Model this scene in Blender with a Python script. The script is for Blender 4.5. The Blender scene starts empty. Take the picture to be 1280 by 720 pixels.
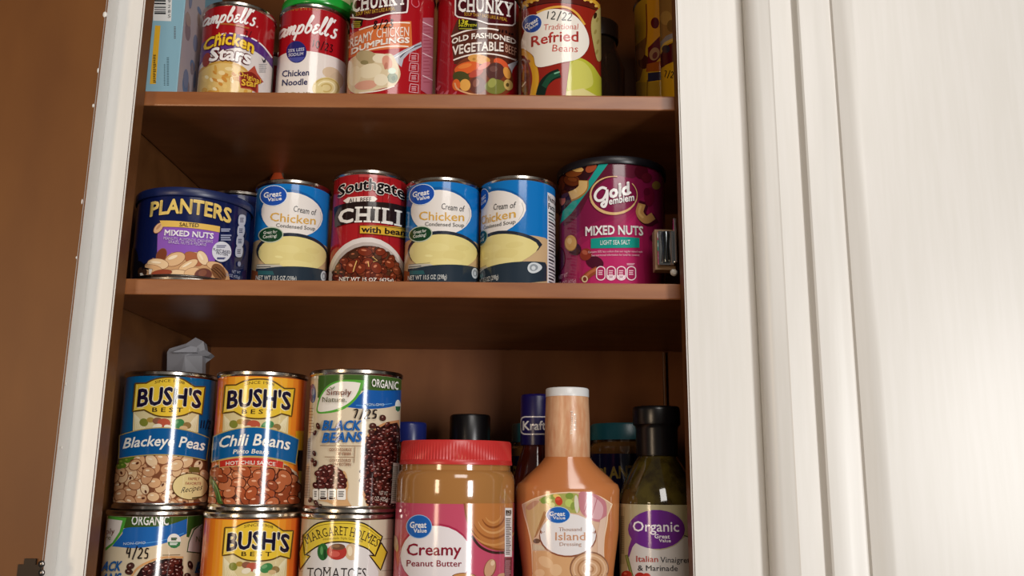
import bpy, bmesh, math, random
import numpy as np
from mathutils import Vector
from mathutils.geometry import tessellate_polygon

S = bpy.context.scene
C = S.collection
PI = math.pi

# ------------------------------------------------------------------ camera, light, exposure
F_PX, PITCH, ROLL, DIST = 1110.0, math.radians(12.0), 0.0098, 0.69
cam = bpy.data.cameras.new('camera')
cam.sensor_width = 36.0
cam.lens = F_PX / 1280.0 * 36.0
cam.clip_start = 0.02
cam_o = bpy.data.objects.new('camera', cam)
C.objects.link(cam_o)
cp, sp = math.cos(PITCH), math.sin(PITCH)
_f, _u, _r = Vector((0, cp, sp)), Vector((0, -sp, cp)), Vector((1, 0, 0))
cr, sr = math.cos(ROLL), math.sin(ROLL)
cam_r = _r * cr + _u * sr
cam_u = _u * cr - _r * sr
from mathutils import Matrix
cam_o.matrix_world = Matrix(((cam_r.x, cam_u.x, -_f.x, 0), (cam_r.y, cam_u.y, -_f.y, -DIST),
                             (cam_r.z, cam_u.z, -_f.z, 0), (0, 0, 0, 1)))
S.camera = cam_o

S.view_settings.view_transform = 'Standard'
S.view_settings.look = 'None'
S.view_settings.gamma = 1.0
S.view_settings.use_curve_mapping = False
S.view_settings.exposure = 0.06

world = bpy.data.worlds.new('room_light')
S.world = world
world.use_nodes = True
world.node_tree.nodes['Background'].inputs['Color'].default_value = (1.0, 0.93, 0.86, 1)
world.node_tree.nodes['Background'].inputs['Strength'].default_value = 0.07


def area(name, loc, target, sx, sy, power, col):
    l = bpy.data.lights.new(name, 'AREA')
    l.shape = 'RECTANGLE'
    l.size, l.size_y, l.energy, l.color = sx, sy, power, col
    o = bpy.data.objects.new(name, l)
    C.objects.link(o)
    o.location = loc
    o.rotation_euler = (Vector(target) - Vector(loc)).to_track_quat('-Z', 'Y').to_euler()
    return o


AZ = math.radians(31)
area('window_light', (3.0 * math.sin(AZ), -3.0 * math.cos(AZ), -0.02), (0, 0, 0), 0.46, 0.95, 44, (1.0, 0.985, 0.965))
area('warm_room_lamp', (-0.95, -1.45, 0.08), (-0.2, 0, 0.05), 0.22, 0.5, 6.0, (1.0, 0.76, 0.52))
area('ceiling_lamp', (0.5, -2.1, 1.35), (0.1, 0, 0.1), 1.0, 0.8, 20, (1.0, 0.95, 0.90))

# ------------------------------------------------------------------ photo pixel -> direction
CAM = np.array([0.0, -DIST, 0.0])


def ray(P):
    P = np.asarray(P, float).reshape(-1, 2)
    u = (P[:, 0] - 640) / F_PX
    v = (360 - P[:, 1]) / F_PX
    a = u * cr - v * sr
    b = u * sr + v * cr
    return np.stack([a, cp - b * sp, sp + b * cp], 1)


def on_y(x, y, Y):
    d = ray([(x, y)])[0]
    t = (Y - CAM[1]) / d[1]
    return CAM + d * t


def solve(r, y, xl, xr):
    """axis (X, Y) of an upright cylinder of radius r whose outline spans xl..xr at row y"""
    a, b = ray([(xl, y), (xr, y)])
    ta, tb = math.atan2(a[0], a[1]), math.atan2(b[0], b[1])
    m, h = (ta + tb) / 2, (tb - ta) / 2
    d = r / math.sin(h)
    return d * math.sin(m), d * math.cos(m) - DIST


# ------------------------------------------------------------------ materials
_m = {}


def lin(h):
    h = h.lstrip('#')
    out = []
    for i in (0, 2, 4):
        c = int(h[i:i + 2], 16) / 255
        out.append(c / 12.92 if c <= 0.04045 else ((c + 0.055) / 1.055) ** 2.4)
    return (*out, 1)


def P(name, col, rough=0.5, metal=0.0, **kw):
    k = (name, col)
    if k in _m:
        return _m[k]
    m = bpy.data.materials.new(name)
    m.use_nodes = True
    b = m.node_tree.nodes['Principled BSDF']
    b.inputs['Base Color'].default_value = lin(col)
    b.inputs['Roughness'].default_value = rough
    b.inputs['Metallic'].default_value = metal
    for a, v in kw.items():
        b.inputs[a.replace('_', ' ')].default_value = v
    _m[k] = m
    return m


def ink(col):
    return P('print_' + col.strip('#'), col, 0.13, 0.0, Specular_IOR_Level=0.5)


def vary(m, c1, c2, scale=(1, 1, 1), rough=None, bump=0.0, detail=6, nscale=6.0, bscale=None, dist=0.0005, lo=.35, hi=.65):
    nt = m.node_tree
    b = nt.nodes['Principled BSDF']
    tc = nt.nodes.new('ShaderNodeTexCoord')
    mp = nt.nodes.new('ShaderNodeMapping')
    mp.inputs['Scale'].default_value = scale
    n = nt.nodes.new('ShaderNodeTexNoise')
    n.inputs['Scale'].default_value = nscale
    n.inputs['Detail'].default_value = detail
    r = nt.nodes.new('ShaderNodeValToRGB')
    r.color_ramp.elements[0].color, r.color_ramp.elements[1].color = lin(c1), lin(c2)
    r.color_ramp.elements[0].position, r.color_ramp.elements[1].position = lo, hi
    nt.links.new(tc.outputs['Object'], mp.inputs[0])
    nt.links.new(mp.outputs[0], n.inputs['Vector'])
    nt.links.new(n.outputs['Fac'], r.inputs[0])
    nt.links.new(r.outputs[0], b.inputs['Base Color'])
    if bump:
        bp = nt.nodes.new('ShaderNodeBump')
        bp.inputs['Strength'].default_value = bump
        bp.inputs['Distance'].default_value = dist
        nt.links.new(n.outputs['Fac'], bp.inputs['Height'])
        nt.links.new(bp.outputs[0], b.inputs['Normal'])
    return m


white_paint = vary(P('white_paint', '#dfdcd7', 0.36), '#dddad4', '#e1ded9', (26, 26, 1.6), bump=0.06, nscale=9, dist=0.0002)
brown_paint = vary(P('brown_paint', '#6c4220', 0.45), '#643c1c', '#734824', (5, 5, 5), bump=0.08, nscale=7)
shelf_paint = vary(P('shelf_paint', '#935a32', 0.36), '#8a522c', '#9b6238', (2, 6, 12), bump=0.15, nscale=8)
door_brown = vary(P('door_brown', '#6c3f12', 0.5), '#673b10', '#724416', (3, 3, 1.2), bump=0.05, nscale=6)
back_panel_m = vary(P('back_panel', '#80491f', 0.5), '#784219', '#885226', (4, 4, 1.5), nscale=6)
tin = P('tin', '#c9c2b8', 0.22, 1.0)
chrome = P('chrome', '#d8d8d8', 0.08, 1.0)

# ------------------------------------------------------------------ mesh helpers


def mesh_obj(name, V, Fc, mat, parent=None, smooth=False, mats=None, midx=None):
    me = bpy.data.meshes.new(name)
    me.from_pydata([tuple(v) for v in V], [], Fc)
    for m in (mats or [mat]):
        me.materials.append(m)
    if smooth:
        me.polygons.foreach_set('use_smooth', [True] * len(me.polygons))
    if midx is not None:
        me.polygons.foreach_set('material_index', midx)
    me.update()
    o = bpy.data.objects.new(name, me)
    C.objects.link(o)
    o.parent = parent
    return o


def box(name, lo, hi, mat, parent=None, bev=0.0):
    bm = bmesh.new()
    bmesh.ops.create_cube(bm, size=1)
    for v in bm.verts:
        v.co = Vector([lo[i] + (v.co[i] + .5) * (hi[i] - lo[i]) for i in range(3)])
    if bev:
        bmesh.ops.bevel(bm, geom=bm.edges[:], offset=bev, segments=2, affect='EDGES', profile=0.6)
    me = bpy.data.meshes.new(name)
    bm.to_mesh(me)
    bm.free()
    me.materials.append(mat)
    o = bpy.data.objects.new(name, me)
    C.objects.link(o)
    o.parent = parent
    return o


def lathe(name, prof, mat, parent=None, n=72, sharp=40, flute=0, fdepth=0.0, fz=None, ax=1.0, ay=1.0):
    """revolve (r, z) points about the local z axis; optional fluting; ends closed when r is 0"""
    V, Fc, rings = [], [], []
    for r, z in prof:
        if r < 1e-7:
            rings.append([len(V)])
            V.append((0, 0, z))
            continue
        idx = []
        for i in range(n):
            a = 2 * PI * i / n
            rr = r
            if flute and fz and fz[0] <= z <= fz[1] and i % 2:
                rr -= fdepth
            idx.append(len(V))
            V.append((rr * ax * math.sin(a), -rr * ay * math.cos(a), z))
        rings.append(idx)
    for a, b in zip(rings, rings[1:]):
        if len(a) == 1 and len(b) == 1:
            continue
        for i in range(n):
            j = (i + 1) % n
            if len(a) == 1:
                Fc.append((a[0], b[j], b[i]))
            elif len(b) == 1:
                Fc.append((a[i], a[j], b[0]))
            else:
                Fc.append((a[i], a[j], b[j], b[i]))
    o = mesh_obj(name, V, Fc, mat, parent)
    me = o.data
    me.polygons.foreach_set('use_smooth', [True] * len(me.polygons))
    bm = bmesh.new()
    bm.from_mesh(me)
    bmesh.ops.recalc_face_normals(bm, faces=bm.faces)
    for e in bm.edges:
        if len(e.link_faces) == 2 and e.calc_face_angle(0) > math.radians(sharp):
            e.smooth = False
    bm.to_mesh(me)
    bm.free()
    return o


def thing(name, label, cat, loc, rz=0.0, group=None):
    o = bpy.data.objects.new(name, None)
    o.empty_display_size = 0.02
    C.objects.link(o)
    o.location = loc
    o.rotation_euler = (0, 0, rz)
    o['label'], o['category'] = label, cat
    if group:
        o['group'] = group
    return o


def copy_tree(o, parent=None):
    c = o.copy()
    C.objects.link(c)
    c.parent = parent
    for ch in [x for x in bpy.data.objects if x.parent == o]:
        copy_tree(ch, c)
    return c


# ------------------------------------------------------------------ printed artwork on real surfaces
_txt = {}


def text_tris(s, bold=0.0, serif=False):
    """triangles (n,3,2) of a word, x normalised 0..1 over its width, y in cap heights"""
    k = (s, bold, serif)
    if k in _txt:
        return _txt[k]
    if serif:
        parts, x = [], 0.0
        SER = {'B': 'l', 'U': 'TQ', 'H': 'lr', 'I': 'm', 'L': 'l', 'N': 'lR', 'K': 'lr', 'Y': 'TQb', 'T': 'b', 'M': 'lr',
               'A': 'LR', 'R': 'lR', 'E': 'l', 'C': '', 'O': '', 'S': '', 'G': ''}
        for ch in s:
            if ch == ' ':
                x += 0.35
                continue
            t, w = _raw(ch, bold)
            t = t.copy()
            t[:, :, 0] -= t[:, :, 0].min()
            w = t[:, :, 0].max()
            st = 0.11 + bold
            hw, hh = 0.17 + bold * 1.2, 0.10 + bold * .4
            ext = []
            for c in SER.get(ch, ''):
                for xc, side in {'l': ((st, 't'), (st, 'b')), 'r': ((w - st, 't'), (w - st, 'b')), 'm': ((w / 2, 't'), (w / 2, 'b')),
                                 'T': ((st, 't'),), 'Q': ((w - st, 't'),), 'b': ((w / 2, 'b'),), 'L': ((st * .8, 'b'),),
                                 'R': ((w - st, 'b'),)}[c]:
                    y0 = 1 + bold - hh if side == 't' else -bold
                    ext.append([(xc - hw, y0), (xc + hw, y0), (xc + hw, y0 + hh)])
                    ext.append([(xc - hw, y0), (xc + hw, y0 + hh), (xc - hw, y0 + hh)])
            if ext:
                t = np.concatenate([t, np.array(ext)])
            lo = t[:, :, 0].min()
            t[:, :, 0] += x - lo
            x = t[:, :, 0].max() + 0.07
            parts.append(t)
        T = np.concatenate(parts)
    else:
        T, _ = _raw(s, bold)
        T = T.copy()
    lo, hi = T[:, :, 0].min(), T[:, :, 0].max()
    T[:, :, 0] = (T[:, :, 0] - lo) / (hi - lo)
    _txt[k] = T
    return T


def _raw(s, bold):
    cu = bpy.data.curves.new('t', 'FONT')
    cu.body = s
    cu.size = 1.0
    cu.resolution_u = 2
    ob = bpy.data.objects.new('t', cu)
    me = bpy.data.meshes.new_from_object(ob)
    me.calc_loop_triangles()
    v = np.empty(len(me.vertices) * 3)
    me.vertices.foreach_get('co', v)
    v = v.reshape(-1, 3)[:, :2]
    t = np.empty(len(me.loop_triangles) * 3, int)
    me.loop_triangles.foreach_get('vertices', t)
    T = v[t].reshape(-1, 3, 2) / 0.729
    if bold > 0:
        k = 4 if bold < .03 else 7
        T = np.concatenate([T] + [T + 0.85 * bold * np.array([math.cos(a), math.sin(a)]) for a in np.arange(k) * 2 * PI / k])
    bpy.data.objects.remove(ob)
    bpy.data.curves.remove(cu)
    bpy.data.meshes.remove(me)
    return T, T[:, :, 0].max()


def catmull(pts, closed=False, k=6):
    p = [np.array(a, float) for a in pts]
    n = len(p)
    out = []
    rng = range(n) if closed else range(n - 1)
    for i in rng:
        a = p[(i - 1) % n] if closed or i > 0 else 2 * p[0] - p[1]
        b, c = p[i], p[(i + 1) % n]
        d = p[(i + 2) % n] if closed or i + 2 < n else 2 * p[-1] - p[-2]
        for j in range(k):
            t = j / k
            out.append(.5 * ((2 * b) + (c - a) * t + (2 * a - 5 * b + 4 * c - d) * t * t + (3 * b - a - 3 * c + d) * t ** 3))
    if not closed:
        out.append(p[-1])
    return [tuple(q) for q in out]


class Surf:
    """upright surface: an ellipse a x b (scaled by k(z)) about the axis (X, Y)"""

    def __init__(s, X, Y, Z0, a, b=None, k=None, kind='round'):
        s.X, s.Y, s.Z0, s.a, s.b, s.k = X, Y, Z0, a, b or a, k
        s.rz = math.atan2(X - 0, Y + DIST)      # local front turns to the photographer
        s.kind = kind
        s.lim = 0.0016 / s.a

    def kz(s, z):
        return np.ones_like(z) if s.k is None else s.k(z)

    def from_px(s, Pp):
        d = ray(Pp)
        c, n = math.cos(-s.rz * -1), math.sin(-s.rz * -1)
        # local frame: x' right, y' away, turned by rz about z (front faces camera)
        ox, oy = CAM[0] - s.X, CAM[1] - s.Y
        lx, ly = ox * c - oy * n, ox * n + oy * c
        dx, dy = d[:, 0] * c - d[:, 1] * n, d[:, 0] * n + d[:, 1] * c
        k = np.ones(len(d))
        for _ in range(6 if s.k else 1):
            a, b = s.a * k, s.b * k
            A = (dx / a) ** 2 + (dy / b) ** 2
            B = lx / a * dx / a + ly / b * dy / b
            Cc = (lx / a) ** 2 + (ly / b) ** 2 - 1
            t = (-B - np.sqrt(np.maximum(B * B - A * Cc, 0))) / A
            z = CAM[2] + t * d[:, 2] - s.Z0
            k = s.kz(z)
        return np.stack([np.arctan2((lx + t * dx) / (s.a * k), -(ly + t * dy) / (s.b * k)), z], 1)

    def to3d(s, q, off):
        k = s.kz(q[:, 1])
        sn, cs = np.sin(q[:, 0]), np.cos(q[:, 0])
        return np.stack([(s.a * k + off) * sn, -(s.b * k + off) * cs, q[:, 1]], 1)

    def nrm(s, q):
        n = np.stack([np.sin(q[:, 0]) / s.a, -np.cos(q[:, 0]) / s.b, np.zeros(len(q))], 1)
        return n / np.linalg.norm(n, axis=1)[:, None]


class Flat:
    """flat surface through local origin O with unit axes U (right) and z up, outward normal N"""

    def __init__(s, O, U, N):
        s.O, s.U, s.N = [np.array(x, float) for x in (O, U, N)]
        s.lim = 9.0
        s.org = np.zeros(3)

    def from_px(s, Pp):
        d = ray(Pp)
        t = ((s.O - CAM) @ s.N) / (d @ s.N)
        p = CAM + d * t[:, None] - s.O
        return np.stack([p @ s.U, p[:, 2]], 1)

    def to3d(s, q, off):
        return (s.O - s.org) + q[:, :1] * s.U + q[:, 1:] * np.array([0, 0, 1.]) + s.N * np.reshape(off, (-1, 1))

    def nrm(s, q):
        return np.tile(s.N, (len(q), 1))


DIG = {'0': [[(.5, 1), (.1, .7), (.1, .3), (.5, 0), (.85, .35), (.8, .75), (.5, 1)]], '1': [[(.5, 1), (.45, 0)]],
       '2': [[(.1, .8), (.45, 1), (.8, .75), (.5, .35), (.1, .02), (.9, .05)]],
       '3': [[(.15, .95), (.7, .95), (.4, .55), (.8, .35), (.6, .02), (.1, .08)]],
       '4': [[(.25, 1), (.15, .45), (.85, .5)], [(.75, .95), (.65, 0)]],
       '5': [[(.85, .95), (.35, .95), (.25, .55), (.7, .5), (.7, .1), (.15, .05)]],
       '7': [[(.1, .95), (.8, .95), (.45, 0)]], '8': [[(.8, .9), (.4, 1), (.3, .7), (.75, .35), (.5, 0), (.2, .3), (.7, .7), (.8, .9)]],
       '9': [[(.8, .8), (.4, .95), (.25, .65), (.7, .6), (.8, .9), (.65, 0)]], '/': [[(.85, 1.15), (.2, -.15)]]}
SCR = {'C': (1.5, [[(1.35, 1.6), (1.1, 1.95), (.6, 1.8), (.3, .9), (.5, .1), (1.0, 0), (1.4, .4)]]),
       'a': (1.05, [[(.8, .85), (.5, 1.0), (.15, .6), (.2, .1), (.5, .05), (.8, .6), (.85, .95), (.8, .2), (.95, 0), (1.1, .2)]]),
       'm': (1.3, [[(.1, .6), (.2, 1), (.15, 0)], [(.15, .4), (.4, .98), (.55, .85), (.5, 0)], [(.5, .4), (.8, .98), (.95, .85), (.9, .1), (1.05, 0), (1.2, .2)]]),
       'p': (.95, [[(.15, 1), (.1, .2), (.05, -.8)], [(.1, .3), (.35, .95), (.7, .8), (.65, .2), (.35, 0), (.1, .15)]]),
       'b': (.95, [[(.1, .6), (.4, 1.3), (.55, 1.85), (.35, 2.0), (.2, 1.2), (.15, .25), (.45, 0), (.75, .4), (.6, .9), (.35, .8)]]),
       'e': (.8, [[(.68, .9), (.4, 1.0), (.2, .75), (.45, .55), (.2, .42), (.15, .12), (.4, 0), (.78, .25)]]),
       'l': (.62, [[(.05, .3), (.4, 1.3), (.5, 1.85), (.3, 1.95), (.2, 1.2), (.18, .25), (.38, 0), (.6, .25)]]),
       "'": (.3, [[(.2, 2), (.1, 1.6)]]),
       's': (.6, [[(.5, .95), (.22, .92), (.22, .65), (.48, .4), (.42, .05), (.12, .0), (.0, .2)]])}


class Art:
    STEP = 0.000015

    def __init__(s, surf):
        s.surf, s.layer, s.grp = surf, 1, 'artwork'
        s.parts = {}
        s.zr = (-9.0, 9.0)
        s.ox = s.oy = 0.0
        s.sc = 1.0
        s.direct = False

    def at(s, ox, oy, sc=8.0):
        s.ox, s.oy, s.sc, s.direct = ox, oy, sc, False
        return s

    def lab(s):                      # coordinates in degrees and millimetres on the label itself
        s.direct = True
        s.sc = 1.0
        return s

    def g(s, n):
        s.grp = n
        return s

    def _map(s, p):
        p = np.asarray(p, float).reshape(-1, 2)
        if s.direct:
            return np.stack([np.radians(p[:, 0]), p[:, 1] / 1000], 1)
        return s.surf.from_px(np.stack([s.ox + p[:, 0] / s.sc, s.oy + p[:, 1] / s.sc], 1))

    def _add(s, T, col, lay=None):
        q = s._map(T.reshape(-1, 2)).reshape(-1, 3, 2)
        if lay is None:
            s.layer += 1
            lay = s.layer
        s.parts.setdefault(s.grp, []).append((q, col, lay))

    def poly(s, col, pts, smooth=False, out=None, lay=None):
        if smooth:
            pts = catmull(pts, True)
        d, n = [], len(pts)
        stp = 4.0 if s.direct else 2.5 * s.sc
        for i in range(n):
            a, b = np.array(pts[i], float), np.array(pts[(i + 1) % n], float)
            m = max(1, int(np.abs(b - a).max() / stp))
            d += [tuple(a + (b - a) * j / m) for j in range(m)]
        tri = tessellate_polygon([[Vector((x, y, 0)) for x, y in d]])
        A = np.array(d)
        if len(tri):
            s._add(A[np.array(tri)], col, lay)
        if out:
            s.line(out[0], d + [d[0]], out[1])
        return s

    def ell(s, col, cx, cy, rx, ry, rot=0.0, out=None, lay=None, n=26):
        c, k = math.cos(math.radians(rot)), math.sin(math.radians(rot))
        P_ = [(cx + rx * math.cos(t) * c - ry * math.sin(t) * k, cy + rx * math.cos(t) * k + ry * math.sin(t) * c)
              for t in np.linspace(0, 2 * PI, n, endpoint=False)]
        A = np.array(P_)
        B = np.roll(A, -1, 0)
        s._add(np.stack([np.tile([[cx, cy]], (n, 1)), A, B], 1), col, lay)
        if out:
            s.line(out[0], P_ + [P_[0]], out[1])
        return s

    def line(s, col, pts, w, smooth=False, lay=None, taper=False):
        if smooth:
            pts = catmull(pts)
        p = np.array(pts, float)
        q = [p[0]]
        stp = 4.0 if s.direct else 4 * s.sc
        for a, b in zip(p, p[1:]):
            m = max(1, int(np.abs(b - a).max() / stp))
            q += [a + (b - a) * (j + 1) / m for j in range(m)]
        p = np.array(q)
        d = np.gradient(p, axis=0)
        L = np.linalg.norm(d, axis=1)
        L[L == 0] = 1
        n = np.stack([-d[:, 1] / L, d[:, 0] / L], 1) * w / 2
        if taper:
            n *= np.sin(np.linspace(.25, PI - .25, len(p)))[:, None]
        a, b = p + n, p - n
        s._add(np.concatenate([np.stack([a[:-1], b[:-1], b[1:]], 1), np.stack([a[:-1], b[1:], a[1:]], 1)]), col, lay)
        return s

    def text(s, col, st, x0, y0, x1, y1, h, bulge=0.0, bold=0.0, shear=0.0, serif=False, out=None, rot=False):
        if out:
            s.text(out[0], st, x0, y0, x1, y1, h, bulge, bold + out[1], shear, serif, None, rot)
        T = text_tris(st, bold, serif)
        if out is None and False:
            pass
        u, v = T[:, :, 0], T[:, :, 1]
        m = 4 * u * (1 - u)
        px = x0 + (x1 - x0) * u
        py = y0 + (y1 - y0) * u - bulge * m
        if s.direct:
            T2 = np.stack([px + shear * v * h * .9, py + 2 * bulge * m + v * h], 2)
        else:
            X_, Y_ = s.ox + px / s.sc, s.oy + py / s.sc
            lean = (X_ - 692) / (Y_ + 4860)
            if rot:
                tx, ty = (x1 - x0) + 0 * u, (y1 - y0) - bulge * 4 * (1 - 2 * u)
                ln = np.hypot(tx, ty)
                T2 = np.stack([px + v * h * ty / ln, py - v * h * tx / ln], 2)
            else:
                T2 = np.stack([px + v * h * (shear - lean), py - v * h], 2)
        s._add(T2, col)
        return s

    def hand(s, col, st, x0, y0, x1, y1, h, w):
        n = len(st)
        for i, ch in enumerate(st):
            for stroke in DIG.get(ch, []):
                pts = []
                for a, b in stroke:
                    u = (i + a * .85) / n
                    pts.append((x0 + (x1 - x0) * u + b * h * .12, y0 + (y1 - y0) * u - b * h))
                s.line(col, pts, w, smooth=True)
        return s

    def script(s, col, st, x0, y0, x1, y1, xh, bulge, w, shear=.35):
        tot = sum(SCR[c][0] for c in st)
        x = 0.0
        s.layer += 1
        lay = s.layer
        for c in st:
            for stroke in SCR[c][1]:
                pts = []
                for a, b in stroke:
                    u = (x + a) / tot
                    pts.append((x0 + (x1 - x0) * u + b * xh * shear, y0 + (y1 - y0) * u - bulge * 4 * u * (1 - u) - b * xh))
                s.line(col, pts, w, smooth=True)
            x += SCR[c][0]
        return s

    def pile(s, reg, n, cols, rx, ry, edge, hi=None, eye=None, seed=1, jit=.35):
        """a printed picture of many beans inside a polygon"""
        R = random.Random(seed)
        P_ = np.array(reg, float)
        lo, hx = P_.min(0), P_.max(0)
        base = s.layer
        pts, tries = [], 0
        while len(pts) < n and tries < n * 60:
            tries += 1
            x, y = R.uniform(lo[0], hx[0]), R.uniform(lo[1], hx[1])
            ins = False
            j = len(P_) - 1
            for i in range(len(P_)):
                if (P_[i][1] > y) != (P_[j][1] > y) and x < (P_[j][0] - P_[i][0]) * (y - P_[i][1]) / (P_[j][1] - P_[i][1]) + P_[i][0]:
                    ins = not ins
                j = i
            if not ins:
                continue
            if any((x - a) ** 2 + (y - b) ** 2 < (rx + ry) ** 2 * .30 for a, b in pts):
                continue
            pts.append((x, y))
        pts.sort(key=lambda q: q[1])
        for i, (x, y) in enumerate(pts):
            k = base + 1 + (i % 9) * 4
            f = 1 + R.uniform(-jit, jit) * .5
            r = R.uniform(-75, 75)
            s.ell(edge, x, y, rx * f * 1.14, ry * f * 1.16, r, lay=k, n=14)
            s.ell(R.choice(cols), x, y, rx * f, ry * f, r, lay=k + 1, n=16)
            if eye and R.random() < .5:
                t = math.radians(r)
                s.ell(eye, x + rx * .45 * math.cos(t), y + rx * .45 * math.sin(t), rx * .3, ry * .25, r, lay=k + 2, n=10)
            if hi:
                s.ell(hi, x - rx * .2, y - ry * .35, rx * f * .35, ry * f * .2, r * .3, lay=k + 3, n=8)
        s.layer = base + 38
        return s

    def bars(s, col, x0, y0, x1, y1, n, w, vary=True, seed=3):
        """n tiny bars stacked from (x0,y0) to (x1,y1) rows (illegible small print, barcodes)"""
        R = random.Random(seed)
        for i in range(n):
            t = (i + .5) / n
            y = y0 + (y1 - y0) * t
            s.line(col, [(x0, y), (x1 - (R.random() * .35 * (x1 - x0) if vary else 0), y)], w, lay=s.layer + 1)
        s.layer += 1
        return s

    def build(s, parent):
        out = []
        for grp, items in s.parts.items():
            cols = []
            for _, c, _l in items:
                if c not in cols:
                    cols.append(c)
            Q = np.concatenate([q for q, _, _ in items])
            M = np.concatenate([np.full(len(q), cols.index(c)) for q, c, _ in items])
            Ly = np.concatenate([np.full(len(q), float(l)) for q, _, l in items])
            for _ in range(16):
                e = np.abs(Q[:, :, 0] - np.roll(Q[:, :, 0], -1, 1))
                k = e.argmax(1)
                bad = e.max(1) > s.surf.lim
                if not bad.any():
                    break
                qb, kb = Q[bad], k[bad]
                i = np.arange(len(qb))
                a, b, c = qb[i, kb], qb[i, (kb + 1) % 3], qb[i, (kb + 2) % 3]
                m = (a + b) / 2
                Q = np.concatenate([Q[~bad], np.stack([a, m, c], 1), np.stack([m, b, c], 1)])
                M = np.concatenate([M[~bad], M[bad], M[bad]])
                Ly = np.concatenate([Ly[~bad], Ly[bad], Ly[bad]])
            Q[:, :, 1] = np.clip(Q[:, :, 1], s.zr[0], s.zr[1])
            # drop slivers
            ar = np.abs((Q[:, 1, 0] - Q[:, 0, 0]) * (Q[:, 2, 1] - Q[:, 0, 1]) - (Q[:, 2, 0] - Q[:, 0, 0]) * (Q[:, 1, 1] - Q[:, 0, 1]))
            ok = ar > 1e-12
            Q, M, Ly = Q[ok], M[ok], Ly[ok]
            # counter-clockwise seen from outside
            sg = (Q[:, 1, 0] - Q[:, 0, 0]) * (Q[:, 2, 1] - Q[:, 0, 1]) - (Q[:, 2, 0] - Q[:, 0, 0]) * (Q[:, 1, 1] - Q[:, 0, 1])
            Q[sg < 0] = Q[sg < 0][:, ::-1]
            q = Q.reshape(-1, 2)
            V = s.surf.to3d(q, np.repeat(Ly, 3) * s.STEP)
            N = s.surf.nrm(q)
            nt = len(Q)
            me = bpy.data.meshes.new(grp)
            me.vertices.add(nt * 3)
            me.vertices.foreach_set('co', V.astype(np.float32).ravel())
            me.loops.add(nt * 3)
            me.loops.foreach_set('vertex_index', np.arange(nt * 3, dtype=np.int32))
            me.polygons.add(nt)
            me.polygons.foreach_set('loop_start', np.arange(0, nt * 3, 3, dtype=np.int32))
            for c in cols:
                me.materials.append(ink(c))
            me.polygons.foreach_set('material_index', M.astype(np.int32))
            me.polygons.foreach_set('use_smooth', [True] * nt)
            me.update(calc_edges=True)
            me.normals_split_custom_set_from_vertices(N.astype(np.float32))
            o = bpy.data.objects.new(grp, me)
            C.objects.link(o)
            o.parent = parent
            out.append(o)
        return out


def sheet(name, surf, z0, z1, col, parent, off=0.0, n=200, mat=None):
    """label paper wrapped right round the surface"""
    zs = [z0, z1] if surf.k is None else list(np.linspace(z0, z1, 14))
    V, Fc = [], []
    for z in zs:
        q = np.stack([np.linspace(0, 2 * PI, n, endpoint=False), np.full(n, z)], 1)
        V += [tuple(v) for v in surf.to3d(q, off)]
    for j in range(len(zs) - 1):
        for i in range(n):
            Fc.append((j * n + i, j * n + (i + 1) % n, (j + 1) * n + (i + 1) % n, (j + 1) * n + i))
    return mesh_obj(name, V, Fc, mat or ink(col), parent, True)


def can(name, label, cat, r, X, Y, Z0, h, base, group=None, lid=None, lab0=0.0055, lab1=0.0045):
    sf = Surf(X, Y, Z0, r)
    t = thing(name, label, cat, (X, Y, Z0), -sf.rz, group)
    R = r + 0.0011
    b = r - 0.0004
    lathe('body', [(0, .0032), (r - .004, .0032), (r - .0018, .0), (r + .0002, 0), (R, .0008), (R, .0030), (r, .0042), (b, .0052), (b, h - .0050),
                   (r, h - .0040), (R, h - .0030), (R, h - .0008), (r + .0002, h), (r - .0016, h), (r - .0026, h - .0045), (r * .6, h - .0042), (0, h - .0042)],
          tin, t, 96)
    lb = sheet('label', sf, lab0, h - lab1, base, t)
    if lid:
        lathe('lid', [(0, h + .0012), (r * .9, h + .0012), (r + .0012, h + .0014), (r + .0018, h + .0006), (r + .0018, h - .0052), (r + .0013, h - .0058), (r + .0012, h - .004), (r * .5, h - .003), (0, h - .003)],
              P('plastic_lid', lid, .35), t, 96)
    A_ = Art(sf)
    A_.zr = (lab0 + .0001, h - lab1 - .0001)
    return t, lb, A_, sf


Z1, Z2, Z3, TH = 0.3118, 0.1516, -0.1400, 0.0130      # shelf tops, shelf thickness
XL, XR, DEEP = -0.336, 0.720, 0.297                    # inside faces of the cabinet
SL, SRT = -0.3065, 0.1335                              # inner edges of the face frame

# ------------------------------------------------------------------ cabinet
cab = thing('kitchen_cabinet', 'white pantry cabinet, brown inside, one door swung open and one moulded door closed', 'cabinet', (0, .15, -0.36))
ZB, ZT = -0.36, 0.62


def cpart(name, lo, hi, mat, bev=0.0, par=None, root=cab):
    o = box(name, lo, hi, mat, par or root, bev)
    o.location = -root.location if par is None else (0, 0, 0)
    return o


cpart('side_panel', (XL - .014, 0, ZB), (XL, DEEP + .006, ZT), brown_paint)
cpart('side_panel', (XR, 0, ZB), (XR + .012, DEEP + .006, ZT), brown_paint)
cpart('back_panel', (XL, DEEP, ZB), (XR, DEEP + .006, ZT), back_panel_m)
cpart('top_panel', (XL, 0, ZT - .013), (XR, DEEP, ZT), brown_paint)
cpart('bottom_panel', (XL, 0, ZB), (XR, DEEP, ZB + .013), brown_paint)
cpart('back_batten', (.1685, DEEP - .006, Z3), (.1715, DEEP, Z2 - TH - .001), brown_paint, .0008)


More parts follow.
